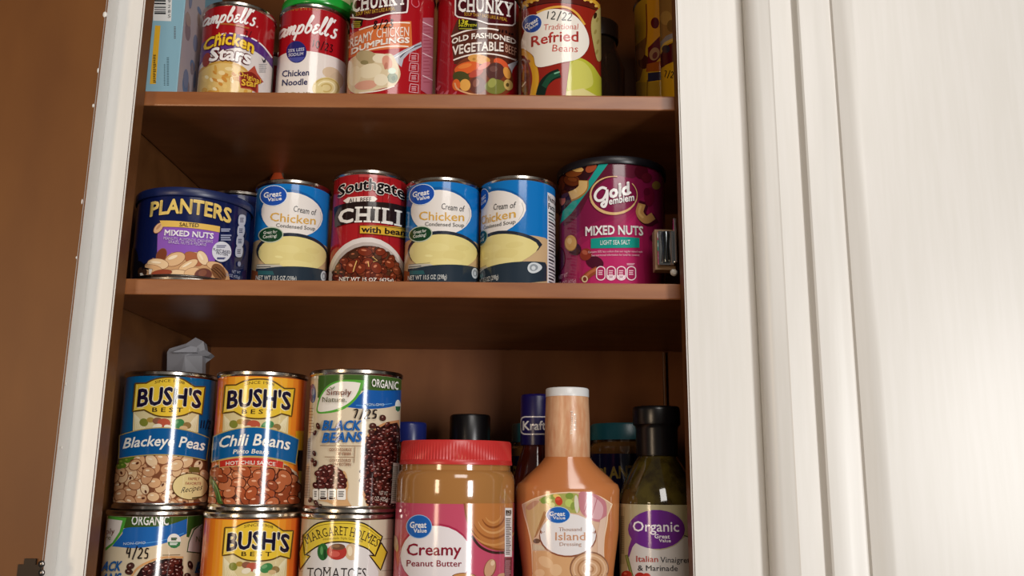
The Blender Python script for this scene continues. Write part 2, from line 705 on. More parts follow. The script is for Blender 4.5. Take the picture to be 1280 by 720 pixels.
def stile(x0, x1, name='stile', root=None, inner=None):
    """white front board whose inner edge is brown"""
    bm = bmesh.new()
    bmesh.ops.create_cube(bm, size=1)
    lo, hi = (x0, -.019, ZB), (x1, 0, ZT)
    for v in bm.verts:
        v.co = Vector([lo[i] + (v.co[i] + .5) * (hi[i] - lo[i]) for i in range(3)])
    bmesh.ops.bevel(bm, geom=[e for e in bm.edges if abs(e.verts[0].co.z - e.verts[1].co.z) > .1], offset=.0012, segments=2, affect='EDGES')
    me = bpy.data.meshes.new(name)
    bm.normal_update()
    for f in bm.faces:
        f.material_index = 1 if inner and f.normal.x * inner > .95 else 0
    bm.to_mesh(me)
    bm.free()
    me.materials.append(white_paint)
    me.materials.append(brown_paint)
    o = bpy.data.objects.new(name, me)
    C.objects.link(o)
    o.parent = root
    o.location = -root.location
    return o


stile(-.372, SL, root=cab, inner=1)
stile(SRT, .205, root=cab, inner=-1)
stile(.695, .760, root=cab)
for a, b in ((SL, SRT), (.205, .695)):
    cpart('rail', (a, -.019, ZT - .04), (b, 0, ZT), white_paint, .001)
    cpart('rail', (a, -.019, ZB), (b, 0, ZB + .03), white_paint, .001)

# door of this cabinet, swung right round so that its brown inside faces the room
DX = -0.3275
bm = bmesh.new()
bmesh.ops.create_cube(bm, size=1)
lo, hi = (DX - .47, -.0385, ZB + .01), (DX, -.0198, ZT - .01)
for v in bm.verts:
    v.co = Vector([lo[i] + (v.co[i] + .5) * (hi[i] - lo[i]) for i in range(3)])
bmesh.ops.bevel(bm, geom=bm.edges[:], offset=.001, segments=2, affect='EDGES')
bm.normal_update()
for f in bm.faces:
    f.material_index = 1 if f.normal.y < -.95 else 0
me = bpy.data.meshes.new('door')
bm.to_mesh(me)
bm.free()
me.materials.append(white_paint)
me.materials.append(door_brown)
door = bpy.data.objects.new('door', me)
C.objects.link(door)
door.parent = cab
door.location = -cab.location
door['label'] = 'brown inner face of the open cabinet door'
# hinge leaf on the inside of the door
dark_metal = P('dark_bronze', '#2e2620', .45, .7)
hb = on_y(40, 698, -.0385)
bm = bmesh.new()
bmesh.ops.create_cube(bm, size=1)
lo, hi = (on_y(24, 710, -.0385)[0], -.0405, hb[2] - .05), (DX - .0005, -.0386, hb[2])
for v in bm.verts:
    v.co = Vector([lo[i] + (v.co[i] + .5) * (hi[i] - lo[i]) for i in range(3)])
bmesh.ops.bevel(bm, geom=[e for e in bm.edges if abs(e.verts[0].co.y - e.verts[1].co.y) > .001], offset=.004, segments=4, affect='EDGES')
me = bpy.data.meshes.new('hinge')
bm.to_mesh(me)
bm.free()
me.materials.append(dark_metal)
hg = bpy.data.objects.new('hinge', me)
C.objects.link(hg)
hg.parent = door
hg['label'] = 'dark bronze hinge leaf'
for (px, py) in ((52, 705), (52, 716)):
    c = on_y(px, py, -.0405)
    s_ = lathe('hinge_screw', [(0, .0012), (.0012, .0011), (.0022, .0004), (.0024, 0)], P('screw_steel', '#8a8480', .3, 1.0), door, 16)
    s_.rotation_euler = (PI / 2, 0, 0)
    s_.location = (c[0], -.0405, c[2])
R = random.Random(5)
for px, py, rx, rz in ((132.5, 18, .0024, .0036), (124, 88, .001, .003), (118, 132, .0012, .0022), (104, 252, .0008, .003), (97, 322, .0008, .0016), (84, 480, .0007, .002), (79, 560, .0008, .0016)):
    c = on_y(px - 1.5, py, -.0386)
    o = lathe('paint_drip', [(1, 0), (.8, .35), (.4, .55), (0, .6)], white_paint, door, 14)
    o.rotation_euler = (PI / 2, 0, 0)
    o.scale = (rx * .7, rz * .7, .0012)
    o.location = (c[0], -.0385, c[2])

# second door of the cabinet, closed, with routed moulding
DL, DR, DB_, DT_ = .1882, .715, ZB + .01, ZT - .01
prof = [(0.0, -.0195), (0.0, -.0238), (.0012, -.0258), (.004, -.0280), (.009, -.0303), (.0165, -.0328), (.0180, -.0336), (.0358, -.0337), (.0368, -.0345), (.0388, -.0395), (.0402, -.0405),
        (.046, -.0412), (.052, -.0414), (.0545, -.0410), (.060, -.0412), (.0645, -.0404), (.0658, -.0408), (.0670, -.0430), (.0685, -.0436), (.074, -.0456), (.0800, -.0482), (.0830, -.0486)]
prof = [prof[0]] + [(a * .95, b - .0048) for a, b in prof[1:]]
V, Fc = [], []
for d, y in prof:
    V += [(DL + d, y, DB_ + d), (DR - d, y, DB_ + d), (DR - d, y, DT_ - d), (DL + d, y, DT_ - d)]
for j in range(len(prof) - 1):
    for i in range(4):
        a, b = j * 4 + i, j * 4 + (i + 1) % 4
        Fc.append((a, b, b + 4, a + 4))
k = (len(prof) - 1) * 4
Fc.append((k, k + 1, k + 2, k + 3))
o = mesh_obj('door', V, Fc, white_paint, cab)
bm = bmesh.new()
bm.from_mesh(o.data)
bmesh.ops.recalc_face_normals(bm, faces=bm.faces)
for f in bm.faces:
    f.smooth = True
for e in bm.edges:
    if len(e.link_faces) == 2 and e.calc_face_angle(0) > .5:
        e.smooth = False
bm.to_mesh(o.data)
bm.free()
o.location = -cab.location
o['label'] = 'white painted door with routed moulding'

# shelves
for z, lb in ((Z1, 'brown painted shelf carrying the soup cans and refried beans'), (Z2, 'brown painted shelf carrying the nut tins and condensed soup'),
              (Z3, 'brown painted shelf carrying stacked bean cans, peanut butter and dressings')):
    o = box('cabinet_shelf', (XL + .0008, .0008, z - TH), (XR - .0008, DEEP - .001, z), shelf_paint, None, .0012)
    o['label'], o['category'] = lb, 'shelf'
    o['group'] = 'cabinet shelves'

# chrome roller catch on the right stile
cat_p = on_y(840, 310, .012)
cx, cz = SRT - .0065, cat_p[2]
kz = on_y(840, 288, .01)[2], on_y(840, 330, .01)[2]
ct = bpy.data.objects.new('catch', None)
ct.empty_display_size = .01
C.objects.link(ct)
ct.parent = cab
ct.location = Vector((cx, .01, cz)) - cab.location
ct['label'] = 'chrome roller catch on the inner stile edge'
zt, zb = kz[0] - cz, kz[1] - cz
box('backing_block', (-.0105, .004, zb - .004), (.0064, .016, zt + .002), P('pale_wood', '#8a6c4c', .6), ct, .0008)
box('catch_plate', (-.0085, .000, zb - .001), (.0055, .0045, zt), chrome, ct, .0015)
lathe('roller', [(0, zb + .001), (.0032, zb + .001), (.0036, zb + .003), (.0026, 0), (.0036, zt - .004), (.0032, zt - .002), (0, zt - .002)], P('roller_steel', '#5a5e60', .15, 1.0), ct, 24).location = (-.0022, -.0012, 0)
box('catch_arm', (.0035, -.006, zb), (.0062, .001, zt + .009), chrome, ct, .001)
o = lathe('screw_head', [(0, .0022), (.002, .0018), (.003, 0)], P('screw_white', '#d8d4cc', .3), ct, 18)
o.rotation_euler = (PI / 2, 0, 0)
o.location = (.0035, -.002, zb - .0075)

# ------------------------------------------------------------------ shared print motifs


def gv_logo(L, cx, cy, rx, ry, rot=0.0, ring='#a9c6e6', blue='#1f5bb4'):
    L.g('brand_logo')
    L.ell(ring, cx, cy, rx * 1.06, ry * 1.06, rot)
    L.ell(blue, cx, cy, rx, ry, rot)
    t = math.tan(math.radians(rot))
    L.text('#f2f2f4', 'Great', cx - rx * .76, cy + ry * .10 - t * rx * .76, cx + rx * .60, cy + ry * .10 + t * rx * .60, ry * .55, bold=.045)
    L.text('#f2f2f4', 'Value', cx - rx * .46, cy + ry * .52 - t * rx * .46, cx + rx * .62, cy + ry * .52 + t * rx * .62, ry * .38, bold=.04)


def arc3(a, m, b, n=16):
    """points of a parabola through a, m, b"""
    a, m, b = map(np.array, (a, m, b))
    c = 2 * m - (a + b) / 2
    return [tuple((1 - t) ** 2 * a + 2 * t * (1 - t) * c + t * t * b) for t in np.linspace(0, 1, n)]


def bush_logo(L, ox, oy, dx, dy):
    L.at(ox + dx / 8, oy + dy / 8)
    L.g('picture')
    L.poly('#d6c594', [(305, 470), (945, 480), (935, 725), (295, 725)])
    for i in range(7):
        L.line('#e9dfba', [(330 + i * 18, 720), (315 + i * 6, 540 + i * 6)], 7)
        L.line('#e9dfba', [(900 - i * 18, 720), (930 - i * 6, 545 + i * 6)], 7)
    for c, x, y, a, b, r in (('#7b7f30', 405, 625, 42, 40, 20), ('#a98a3c', 470, 600, 36, 26, 0), ('#8a5a44', 540, 610, 50, 34, 0), ('#b4533c', 600, 630, 64, 46, 0), ('#e4d9c0', 535, 668, 48, 28, -15),
                             ('#e9e0cc', 640, 675, 40, 26, 20), ('#3f7f48', 735, 640, 66, 46, -25), ('#6ea06a', 715, 625, 30, 18, -25), ('#8d7240', 825, 655, 40, 34, 0), ('#cfae80', 790, 680, 40, 22, 0)):
        L.ell(c, x, y, a, b, r)
    L.g('brand_logo')
    shp = [(325, 236), (430, 233)] + catmull([(430, 233), (520, 192), (645, 174), (770, 188), (885, 258)])[1:] + [(900, 268), (1000, 268), (968, 545), (872, 520)] + \
        catmull([(872, 520), (780, 556), (650, 570), (520, 555), (410, 500)])[1:] + [(300, 515)]
    L.poly('#e3be38', shp, out=('#5e4318', 15))
    L.line('#f3e08a', [(345, 255), (322, 495), (410, 482)], 6)
    L.text('#1b1330', "BUSH'S", 338, 468, 958, 484, 180, bulge=28, bold=.055, out=('#efe4c4', .05))
    L.text('#5c4418', 'SINCE 1908', 512, 240, 800, 246, 30, bulge=22, bold=.01)
    L.text('#43341a', 'B E S T', 486, 520, 782, 522, 46, bold=.03)


SPOTS = {}


def pos(n, r, y, xl, xr):
    SPOTS[n] = solve(r, y, xl, xr)
    return SPOTS[n]


HC = 0.111
# ------------------------------------------------------------------ bottom shelf: stacked bean cans
# lower cans first
ZU = Z3 + HC + .0003
X, Y = pos('low1', .0372, 690, 129, 251)
t, lb, L, sf = can('bean_can', 'black bean can under the blue black-eyed pea can, green organic band, marked 4/25', 'can', .0372, X, Y, Z3, HC, '#d6c4a4')
L.at(120, 630).g('picture')
L.poly('#3c5821', [(125, 88), (920, 88), (905, 240), (125, 240)])
L.poly('#2163ac', catmull([(262, 300), (300, 240), (560, 228), (720, 212), (912, 148)]) + catmull([(906, 298), (700, 388), (420, 440), (160, 424)]))
L.line('#5fa4e0', [(330, 400), (520, 388), (720, 350), (880, 290)], 6, True)
L.poly('#34511d', [(920, 88), (1078, 92), (1066, 190), (960, 250), (930, 335), (904, 328)])
L.poly('#4fa038', [(120, 118), (305, 140), (270, 270), (190, 390), (95, 470)])
L.poly('#e2d6cb', [(118, 148), (266, 166), (235, 280), (165, 385), (92, 442)])
L.poly('#3f5030', [(1075, 176), (976, 250), (922, 380), (906, 482), (1060, 497)])
L.poly('#dcc6c0', [(1068, 192), (984, 262), (932, 384), (917, 472), (1050, 486)])
L.ell('#ece9e2', 780, 370, 68, 74)
L.poly('#3a7b4c', [(714, 378), (846, 378), (836, 415), (805, 438), (780, 443), (752, 437), (725, 415)])
L.bars('#3a5a3c', 750, 335, 815, 365, 2, 14)
L.bars('#dfe8df', 738, 385, 822, 412, 2, 10)
L.line('#8a765a', [(665, 512), (840, 508)], 9)
L.poly('#241010', [(380, 760), (450, 645), (560, 582), (700, 548), (862, 546), (868, 760)])
L.pile([(400, 740), (470, 655), (570, 600), (700, 570), (845, 565), (850, 740)], 34, ['#4a1c18', '#57251f', '#381413'], 34, 23, '#1c0a0a', '#c7a39a', seed=4)
L.line('#cf9a64', [(335, 760), (420, 642), (560, 566), (700, 532), (866, 534)], 20, True)
L.poly('#d6c4a4', [(868, 520), (905, 520), (905, 760), (868, 760)])
for x, y, a, b, r in ((350, 620, 38, 30, -30), (335, 677, 36, 27, 10), (935, 608, 22, 38, -15), (905, 715, 30, 24, 0)):
    L.ell('#1c0d0a', x, y, a * 1.1, b * 1.1, r).ell('#43201a', x, y, a, b, r).ell('#a98f80', x - 6, y - 6, a * .3, b * .25, r)
L.g('lettering')
L.text('#f2f0ea', 'ORGANIC', 358, 207, 722, 210, 96, bold=.03)
L.text('#c4d9ee', 'NON-GMO', 280, 410, 496, 398, 27, bold=.02)
L.text('#7a5044', 'ply', 112, 300, 196, 298, 60, bold=.0)
L.text('#6a6a44', 're', 106, 358, 160, 356, 50)
L.text('#7a5044', 'Si', 1026, 268, 1060, 268, 45)
L.text('#6a6a44', 'Na', 985, 378, 1055, 380, 60)
L.text('#1f5a98', 'ACK', 66, 668, 250, 664, 98, bold=.05, shear=.22)
L.text('#1f5a98', 'ANS', 56, 788, 240, 784, 98, bold=.05, shear=.22)
L.text('#1f4a7a', 'B', 975, 685, 1045, 690, 110, bold=.05, shear=.2)
L.g('handwriting').hand('#191111', '4/25', 305, 535, 535, 548, 105, 13)
L.build(lb)

X, Y = pos('low2', .0372, 690, 252, 374)
t, lb, L, sf = can('bean_can', 'orange can with yellow shield logo, under the chili beans can, beside the tomatoes', 'can', .0372, X, Y, Z3, HC, '#d2601f')
L.lab().g('picture')
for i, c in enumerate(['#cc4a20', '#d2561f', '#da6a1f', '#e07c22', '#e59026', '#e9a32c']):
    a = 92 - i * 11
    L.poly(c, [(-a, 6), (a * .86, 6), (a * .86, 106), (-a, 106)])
bush_logo(L, 240, 630, 8, 0)
L.lab().g('picture')
L.poly('#4c2114', [(-66, 6), (66, 6), (62, 34), (0, 42), (-62, 34)])
L.pile([(-62, 8), (62, 8), (58, 32), (0, 38), (-58, 32)], 60, ['#a6502c', '#b4623c', '#924426', '#bd7048'], 6.5, 3.4, '#48190e', '#e0a886', seed=22)
L.g('ribbon_banner').poly('#0b5a96', arc3((-64, 46), (0, 52), (64, 46)) + arc3((64, 31), (0, 37), (-64, 31)))
L.build(lb)

X, Y = pos('low3', .0366, 690, 374.5, 492)
t, lb, L, sf = can('tomato_can', 'tomato can with arched yellow ribbon banner, under the organic black beans', 'can', .0366, X, Y, Z3, HC, '#c7bba4')
L.at(360, 630).g('picture')
for y in (348, 664):
    L.line('#8f8470', [(940, y + 4), (1045, y - 4)], 6)
    L.line('#8f8470', [(100, y + 6), (160, y + 8)], 6)
L.poly('#d9d4d2', [(215, 530), (240, 455), (400, 395), (620, 385), (800, 440), (830, 520), (905, 680), (900, 780), (140, 780), (150, 660)])
L.g('ribbon_banner')
L.poly('#d2b436', [(150, 375), (112, 480), (120, 660), (222, 522), (178, 505)], out=('#2a1a12', 13))
L.poly('#d2b436', [(930, 385), (990, 482), (926, 662), (812, 512), (868, 520)], out=('#2a1a12', 13))
bt = catmull([(148, 318), (300, 192), (540, 166), (760, 196), (942, 325)], k=8)
bb = catmull([(870, 522), (770, 436), (540, 378), (330, 408), (168, 510)], k=8)
L.poly('#dcc03e', bt + bb, out=('#2a1a12', 14))
L.line('#4a3a14', [(166, 335), (300, 222), (540, 194), (760, 224), (918, 340)], 5, True)
L.g('lettering')
L.text('#3a2a16', 'MARGARET HOLMES', 192, 402, 880, 432, 92, bulge=104, bold=.0, serif=True, rot=True)
L.text('#5a4a20', 'Homemade Style Goodness', 352, 366, 745, 384, 26, bulge=22)
L.text('#2a2020', 'TOMATOES,', 190, 742, 800, 747, 112, serif=True)
L.g('picture')
L.ell('#2c6430', 350, 478, 54, 86).ell('#5f9a5c', 338, 465, 14, 44).ell('#1f4422', 372, 500, 14, 50)
L.ell('#cdb08c', 635, 478, 66, 84).ell('#e4d2b4', 620, 470, 24, 50)
L.ell('#ad372f', 490, 478, 98, 80).ell('#c75a4e', 470, 500, 50, 30).ell('#6d4a36', 500, 428, 72, 32).ell('#8d6a4a', 485, 420, 34, 16)
L.build(lb)

X, Y = pos('blackeye', .0365, 539, 150, 265.5)
t, lb, L, sf = can('bean_can', 'blue black-eyed pea can with yellow shield logo, topmost of its stack', 'can', .0365, X, Y, ZU, HC, '#0a5a8c')
L.lab().g('picture')
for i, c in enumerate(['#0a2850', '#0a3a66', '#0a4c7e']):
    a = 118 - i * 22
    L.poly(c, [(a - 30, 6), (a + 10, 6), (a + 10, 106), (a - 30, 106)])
L.at(130, 540)
L.poly('#7c4a30', [(95, 420), (160, 250), (1040, 260), (1035, 730), (55, 730)])
L.pile([(90, 450), (180, 290), (420, 235), (640, 235), (900, 280), (1010, 330), (1020, 725), (80, 725)], 62, ['#d6a679', '#dfb88c', '#c8946a', '#e6c59c'], 62, 47, '#8a5434', '#f0d9b6', '#5a2c1c', seed=11)
for x, y in ((255, 225), (215, 262), (185, 300), (240, 285), (160, 345), (200, 335), (280, 250)):
    L.ell('#5c7c26', x, y, 32, 26).ell('#8aa23c', x - 8, y - 8, 13, 9)
L.g('ribbon_banner')
L.poly('#0a5692', arc3((172, 35), (620, -42), (1040, 62)) + arc3((1008, 285), (600, 226), (165, 268)), out=('#ab9650', 9))
L.at(130, 450)
bush_logo(L, 130, 450, 0, 0)
L.at(130, 540).g('ribbon_banner')
L.poly('#0a5692', arc3((172, 35), (620, -42), (1040, 62)) + arc3((1008, 285), (600, 226), (165, 268)), out=('#ab9650', 9))
L.g('lettering')
L.text('#f2efe6', 'Blackeye Peas', 203, 166, 985, 186, 108, bulge=36, bold=.03, shear=.18, out=('#0a2a50', .02))
L.g('badge')
L.poly('#6a5c2a', [(845, 350), (940, 352), (945, 405), (840, 402)])
L.ell('#e3cd92', 852, 545, 172, 132, out=('#5e4320', 9))
L.text('#9a2a22', 'FAMILY', 832, 482, 942, 482, 30, bold=.02)
L.text('#9a2a22', 'FAVORITE', 804, 528, 956, 530, 30, bold=.02)
L.text('#241a14', 'Recipes', 760, 610, 958, 578, 62, bold=.0, shear=.3)
L.line('#4a3a20', [(868, 662), (960, 648)], 14)
L.at(130, 450).g('handwriting').hand('#08142a', '11/22', 945, 680, 1075, 692, 80, 9)
L.build(lb)

X, Y = pos('chilib', .0365, 539, 267.5, 380.5)
t, lb, L, sf = can('bean_can', 'orange chili beans can with blue ribbon and picture of pinto beans', 'can', .0365, X, Y, ZU, HC, '#d2601f')
L.lab().g('picture')
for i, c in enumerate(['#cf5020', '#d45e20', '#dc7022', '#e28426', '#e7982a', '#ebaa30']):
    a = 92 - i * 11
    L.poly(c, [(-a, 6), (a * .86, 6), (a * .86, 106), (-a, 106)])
L.at(250, 540)
L.poly('#d9a41f', [(955, -10), (1078, -10), (1066, 182), (960, 182)])
L.poly('#15111a', [(960, 182), (1066, 188), (1046, 392), (978, 388)])
L.poly('#b59e3e', [(985, 390), (1046, 392), (1024, 730), (992, 730)])
L.poly('#cdb8a0', [(85, 400), (150, 330), (540, 280), (850, 320), (965, 405), (1005, 520), (1005, 730), (40, 730)])
L.poly('#4c2114', [(95, 420), (160, 335), (540, 290), (840, 330), (940, 410), (985, 520), (982, 730), (50, 730)])
L.pile([(110, 430), (180, 350), (520, 320), (830, 360), (920, 420), (960, 530), (955, 725), (80, 725)], 52, ['#a6502c', '#b4623c', '#924426', '#bd7048'], 70, 50, '#48190e', '#e0a886', seed=21)
L.line('#41602a', [(95, 450), (160, 545), (215, 735)], 48, True)
L.line('#7d9a58', [(130, 480), (180, 570), (215, 690)], 10, True)
bush_logo(L, 250, 450, -62, 18)
L.at(250, 540).g('ribbon_banner')
L.poly('#0b5a96', arc3((150, 45), (560, -48), (978, 75)) + arc3((945, 325), (540, 242), (130, 302)), out=('#b9a65c', 9))
L.poly('#be3226', arc3((206, 288), (515, 252), (828, 296)) + arc3((822, 366), (515, 338), (208, 356)), out=('#c8a66a', 8))
L.g('lettering')
L.text('#f2efe6', 'Chili Beans', 193, 162, 880, 180, 118, bulge=38, bold=.03, shear=.18, out=('#0a2a50', .02))
L.text('#efe9da', 'Pinto Beans', 338, 220, 684, 224, 46, bulge=8, bold=.02, shear=.15)
L.text('#f4ece0', 'HOT CHILI SAUCE', 268, 334, 746, 340, 38, bulge=14, bold=.03)
L.build(lb)

X, Y = pos('simply', .0371, 539, 385, 500)
t, lb, L, sf = can('bean_can', 'organic black beans can with white leaf logo, marked 7/25, on top of the tomatoes', 'can', .0371, X, Y, ZU, HC, '#d9c9ae')
L.at(370, 455).g('picture')
L.poly('#41602a', [(226, 40), (1075, 60), (1062, 268), (600, 268), (240, 345), (215, 335)])
L.poly('#1a58a4', [(590, 350), (690, 258), (860, 268), (1058, 262)] + catmull([(1050, 400), (900, 438), (700, 450), (505, 432)]))
L.line('#5fa4e0', [(600, 412), (760, 418), (960, 395)], 6, True)
L.poly('#57a63a', catmull([(692, 163), (560, 158), (440, 163), (325, 208), (250, 300), (214, 400), (214, 488), (320, 492), (430, 470), (530, 420), (620, 330), (665, 245)]))
L.poly('#ece5db', catmull([(646, 190), (560, 178), (440, 180), (332, 226), (262, 310), (228, 400), (224, 472), (300, 474), (400, 452), (500, 408), (580, 340), (626, 262)]))
L.ell('#e8eee8', 1018, 418, 28, 60)
L.poly('#2f6a48', [(992, 424), (1044, 424), (1038, 462), (1018, 478), (998, 462)])
L.ell('#3b4a88', 168, 295, 32, 96).ell('#7a88b8', 168, 275, 18, 40)
L.bars('#a07a68', 132, 430, 178, 700, 9, 9)
L.at(370, 545)
L.bars('#8a7a68', 118, 20, 150, 230, 10, 7)
L.bars('#8a8074', 82, 300, 140, 620, 20, 8, False)
big = [(1010, -135), (880, -110), (790, -55), (725, 10), (690, 80), (672, 180), (664, 350), (660, 500), (715, 640), (790, 740), (985, 740), (1020, 300), (1040, -60)]
L.poly('#c68a5c', catmull([(1030, -162), (880, -132), (780, -72), (705, 0), (670, 80), (650, 180), (645, 350), (640, 500), (690, 640), (750, 740), (985, 740), (1040, 300)]))
L.poly('#2c1010', big)
L.pile(big, 150, ['#491a17', '#58221d', '#682c26', '#3c1412'], 31, 19, '#1d0808', '#c9a098', seed=31)
L.poly('#cfa272', [(470, 350), (525, 480), (515, 560), (520, 640), (570, 740), (470, 740), (330, 665), (235, 640), (300, 600)], smooth=True)
sm = [(205, 505), (215, 400), (262, 330), (350, 302), (430, 330), (478, 410), (488, 525)]
L.poly('#321411', sm)
L.pile(sm, 26, ['#4a1b18', '#5a241f', '#6c302a'], 36, 27, '#1d0808', '#cfa8a0', seed=33)
L.g('nutrition_boxes')
for a, b in ((182, 236), (243, 321), (329, 407), (415, 501)):
    L.poly('#ebe6de', [(a + 8, 528), (b - 8, 528), (b, 540), (b, 628), (b - 8, 638), (a + 8, 638), (a, 628), (a, 540)])
    L.bars('#3a3632', a + 14, 548, b - 12, 612, 4, 8, True)
L.poly('#3a2622', [(250, 612), (318, 612), (310, 634), (258, 634)]).poly('#3a2622', [(336, 612), (404, 612), (396, 634), (344, 634)])
L.g('picture')
for x, y, a, b, r in ((198, 175, 15, 27, -15), (180, 242, 15, 23, -10), (207, 275, 17, 31, 15), (160, 640, 16, 26, 20), (217, 672, 18, 32, -25), (258, 702, 18, 22, 0), (238, -128 + 30, 17, 32, -15), (208, -30, 14, 26, 20),
                      (855, -180, 26, 30, -30), (760, -100, 30, 28, 0), (748, -45, 30, 22, 10)):
    L.ell('#1c0d0a', x, y, a * 1.12, b * 1.08, r).ell('#4a221c', x, y, a, b, r).ell('#a98f80', x - 4, y - 8, a * .3, b * .2, r)
L.poly('#dfdad2', [(952, 268), (1008, 272), (985, 672), (928, 674)])
L.bars('#55504a', 940, 300, 998, 650, 26, 5, False)
L.g('lettering').at(370, 455)
L.text('#7b4437', 'Simply', 320, 312, 558, 312, 62, bold=.008)
L.text('#66653a', 'Nature.', 280, 382, 512, 382, 54, bold=.004)
L.line('#4a6a2a', [(375, 255), (392, 238), (398, 226)], 7, True).line('#4a6a2a', [(375, 255), (362, 240), (356, 232)], 7, True)
L.text('#f2f0ea', 'ORGANIC', 748, 226, 1000, 258, 82, bold=.03)
L.text('#c4d9ee', 'NON-GMO', 690, 418, 866, 421, 26, bold=.03)
L.text('#1f5fa8', 'BLACK', 275, 662, 640, 664, 100, bold=.06, shear=.18)
L.text('#1f5fa8', 'BEANS', 275, 786, 652, 776, 100, bold=.06, shear=.18)
L.at(370, 545)
for pts in ([(260, 97), (678, 101)], [(305, 210), (580, 213)], [(590, 108), (582, 268)]):
    L.line('#8a6448', pts, 6)
for tx, a, b, y in (('GOOD SOURCE', 345, 558, 152), ('OF FIBER', 412, 555, 193), ('GOOD SOURCE', 350, 553, 258), ('OF PROTEIN', 370, 550, 298)):
    L.text('#a26545', tx, a, y, b, y + 2, 31, bold=.02)
L.text('#d8cabc', 'NET WT', 815, 588, 895, 592, 40, bold=.01)
L.text('#d8cabc', '15 OZ (425g)', 735, 640, 897, 652, 42, bold=.01)
L.at(370, 455).g('handwriting').hand('#1c1214', '7/25', 565, 545, 805, 548, 88, 14)
L.build(lb)

# ------------------------------------------------------------------ middle shelf
X, Y = pos('plant', .0470, 290, 171.5, 316)
HP = .0775
t, lb, L, sf = can('nut_tin', 'wide navy salted mixed nuts tin with yellow lettering and navy plastic lid', 'tin', .0470, X - .0022, Y, Z2, HP, '#111b4a', lid='#16224f')
L.at(160, 225).g('picture')
L.poly('#8b57b6', [(306, 470), (640, 480), (912, 520), (905, 600), (862, 840), (290, 790), (295, 560)])
L.at(160, 270)
nut_bg = [(180, 480), (250, 420), (330, 440), (440, 365), (560, 380), (650, 360), (740, 365), (800, 450), (930, 475), (1000, 560), (1030, 690), (100, 690), (110, 560)]
L.poly('#c99c70', nut_bg)
for c, x, y, a, b, r in (('#7a3e28', 335, 392, 48, 68, 25), ('#a9623f', 655, 430, 100, 58, 30), ('#dcb488', 470, 432, 105, 62, -22), ('#e6c69c', 300, 480, 105, 52, 5), ('#d6aa7c', 250, 530, 90, 40, 10),
                         ('#e2bd90', 600, 498, 108, 42, -30), ('#e9cba4', 745, 420, 46, 75, -30), ('#dcb488', 870, 500, 85, 40, 15), ('#e6c69c', 520, 590, 120, 50, 8), ('#93452e', 340, 570, 100, 32, -6),
                         ('#dcb488', 640, 560, 80, 40, -15), ('#e2bd90', 440, 640, 150, 34, 0), ('#6a3c34', 750, 590, 85, 62, -10), ('#82503e', 745, 570, 40, 28, -20), ('#7a5032', 905, 565, 92, 58, 58)):
    L.ell('#8a5a3c', x, y, a * 1.05, b * 1.1, r).ell(c, x, y, a, b, r)
for k in (-22, 0, 22):
    L.line('#4a2c18', [(850 + k, 520 - k * .4), (900 + k, 560 - k * .5), (950 + k, 620 - k * .4)], 9, True)
for x, y, a, b, r in ((450, 415, 50, 16, -22), (285, 465, 50, 12, 5), (590, 488, 55, 10, -30), (730, 410, 12, 40, -30)):
    L.ell('#f2dfc0', x, y, a, b, r)
L.ell('#0d0c14', 110, 540, 70, 90).ell('#15121a', 60, 440, 50, 120).ell('#3a2418', 150, 560, 45, 50).line('#0d0c14', [(90, 470), (160, 520), (250, 540)], 14).line('#0d0c14', [(180, 470), (150, 540)], 10)
L.poly('#d9d0c2', [(215, 530), (250, 535), (235, 580), (215, 585)]).poly('#d9d0c2', [(125, 575), (150, 570), (165, 605), (130, 610)])
L.at(160, 225)
L.ell('#8a5a3c', 310, 482, 66, 37, -50).ell('#dcb48c', 310, 482, 60, 32, -50).ell('#c0906a', 312, 470, 36, 12, -50)
L.poly('#e2ba5e', [(322, 408)] + arc3((322, 408), (620, 425), (916, 466))[1:] + arc3((912, 526), (640, 484), (350, 470)))
L.g('badge').at(160, 270)
L.ell('#dcdde6', 932, 358, 95, 102)
L.text('#20244a', 'PLANT BASED', 848, 348, 1018, 378, 28, bold=.03)
L.text('#20244a', 'PROTEIN', 878, 382, 990, 402, 28, bold=.03)
L.bars('#50547a', 880, 290, 985, 322, 2, 9).bars('#50547a', 885, 415, 975, 436, 2, 11)
L.g('nutrition_boxes').at(160, 225)
for x, y in ((1132, 402), (1122, 508), (1112, 612), (1102, 716)):
    L.poly('#b9bed0', catmull([(x - 26, y - 48), (x + 34, y - 42), (x + 24, y + 50), (x - 34, y + 44)], True, 4))
    L.bars('#33395e', x - 20, y - 26, x + 20, y + 24, 3, 9)
L.bars('#9aa0bc', 925, 485, 1025, 520, 2, 14).bars('#9aa0bc', 922, 545, 1035, 610, 3, 14)
L.ell('#8a90b0', 1102, 840, 16, 26)
L.g('lettering')
L.text('#e9c972', 'PLANTERS', 226, 368, 1022, 436, 146, bulge=64, bold=.055)
L.text('#33281e', 'SALTED', 516, 466, 706, 476, 40, bold=.02)
L.text('#f4eef8', 'MIXED NUTS', 368, 554, 850, 590, 56, bulge=4, bold=.06)
L.text('#d9c6ea', 'PEANUTS, ALMONDS, CASHEWS', 360, 597, 842, 632, 29, bold=.02)
L.text('#d9c6ea', 'BRAZIL NUTS & PECANS', 410, 634, 778, 662, 29, bold=.02)
L.at(160, 270)
L.text('#aab0cc', 'NET WT', 1030, 570, 1112, 582, 30, bold=.02)
L.text('#aab0cc', '15 OZ (425g)', 972, 600, 1106, 628, 30, bold=.02)
L.build(lb)

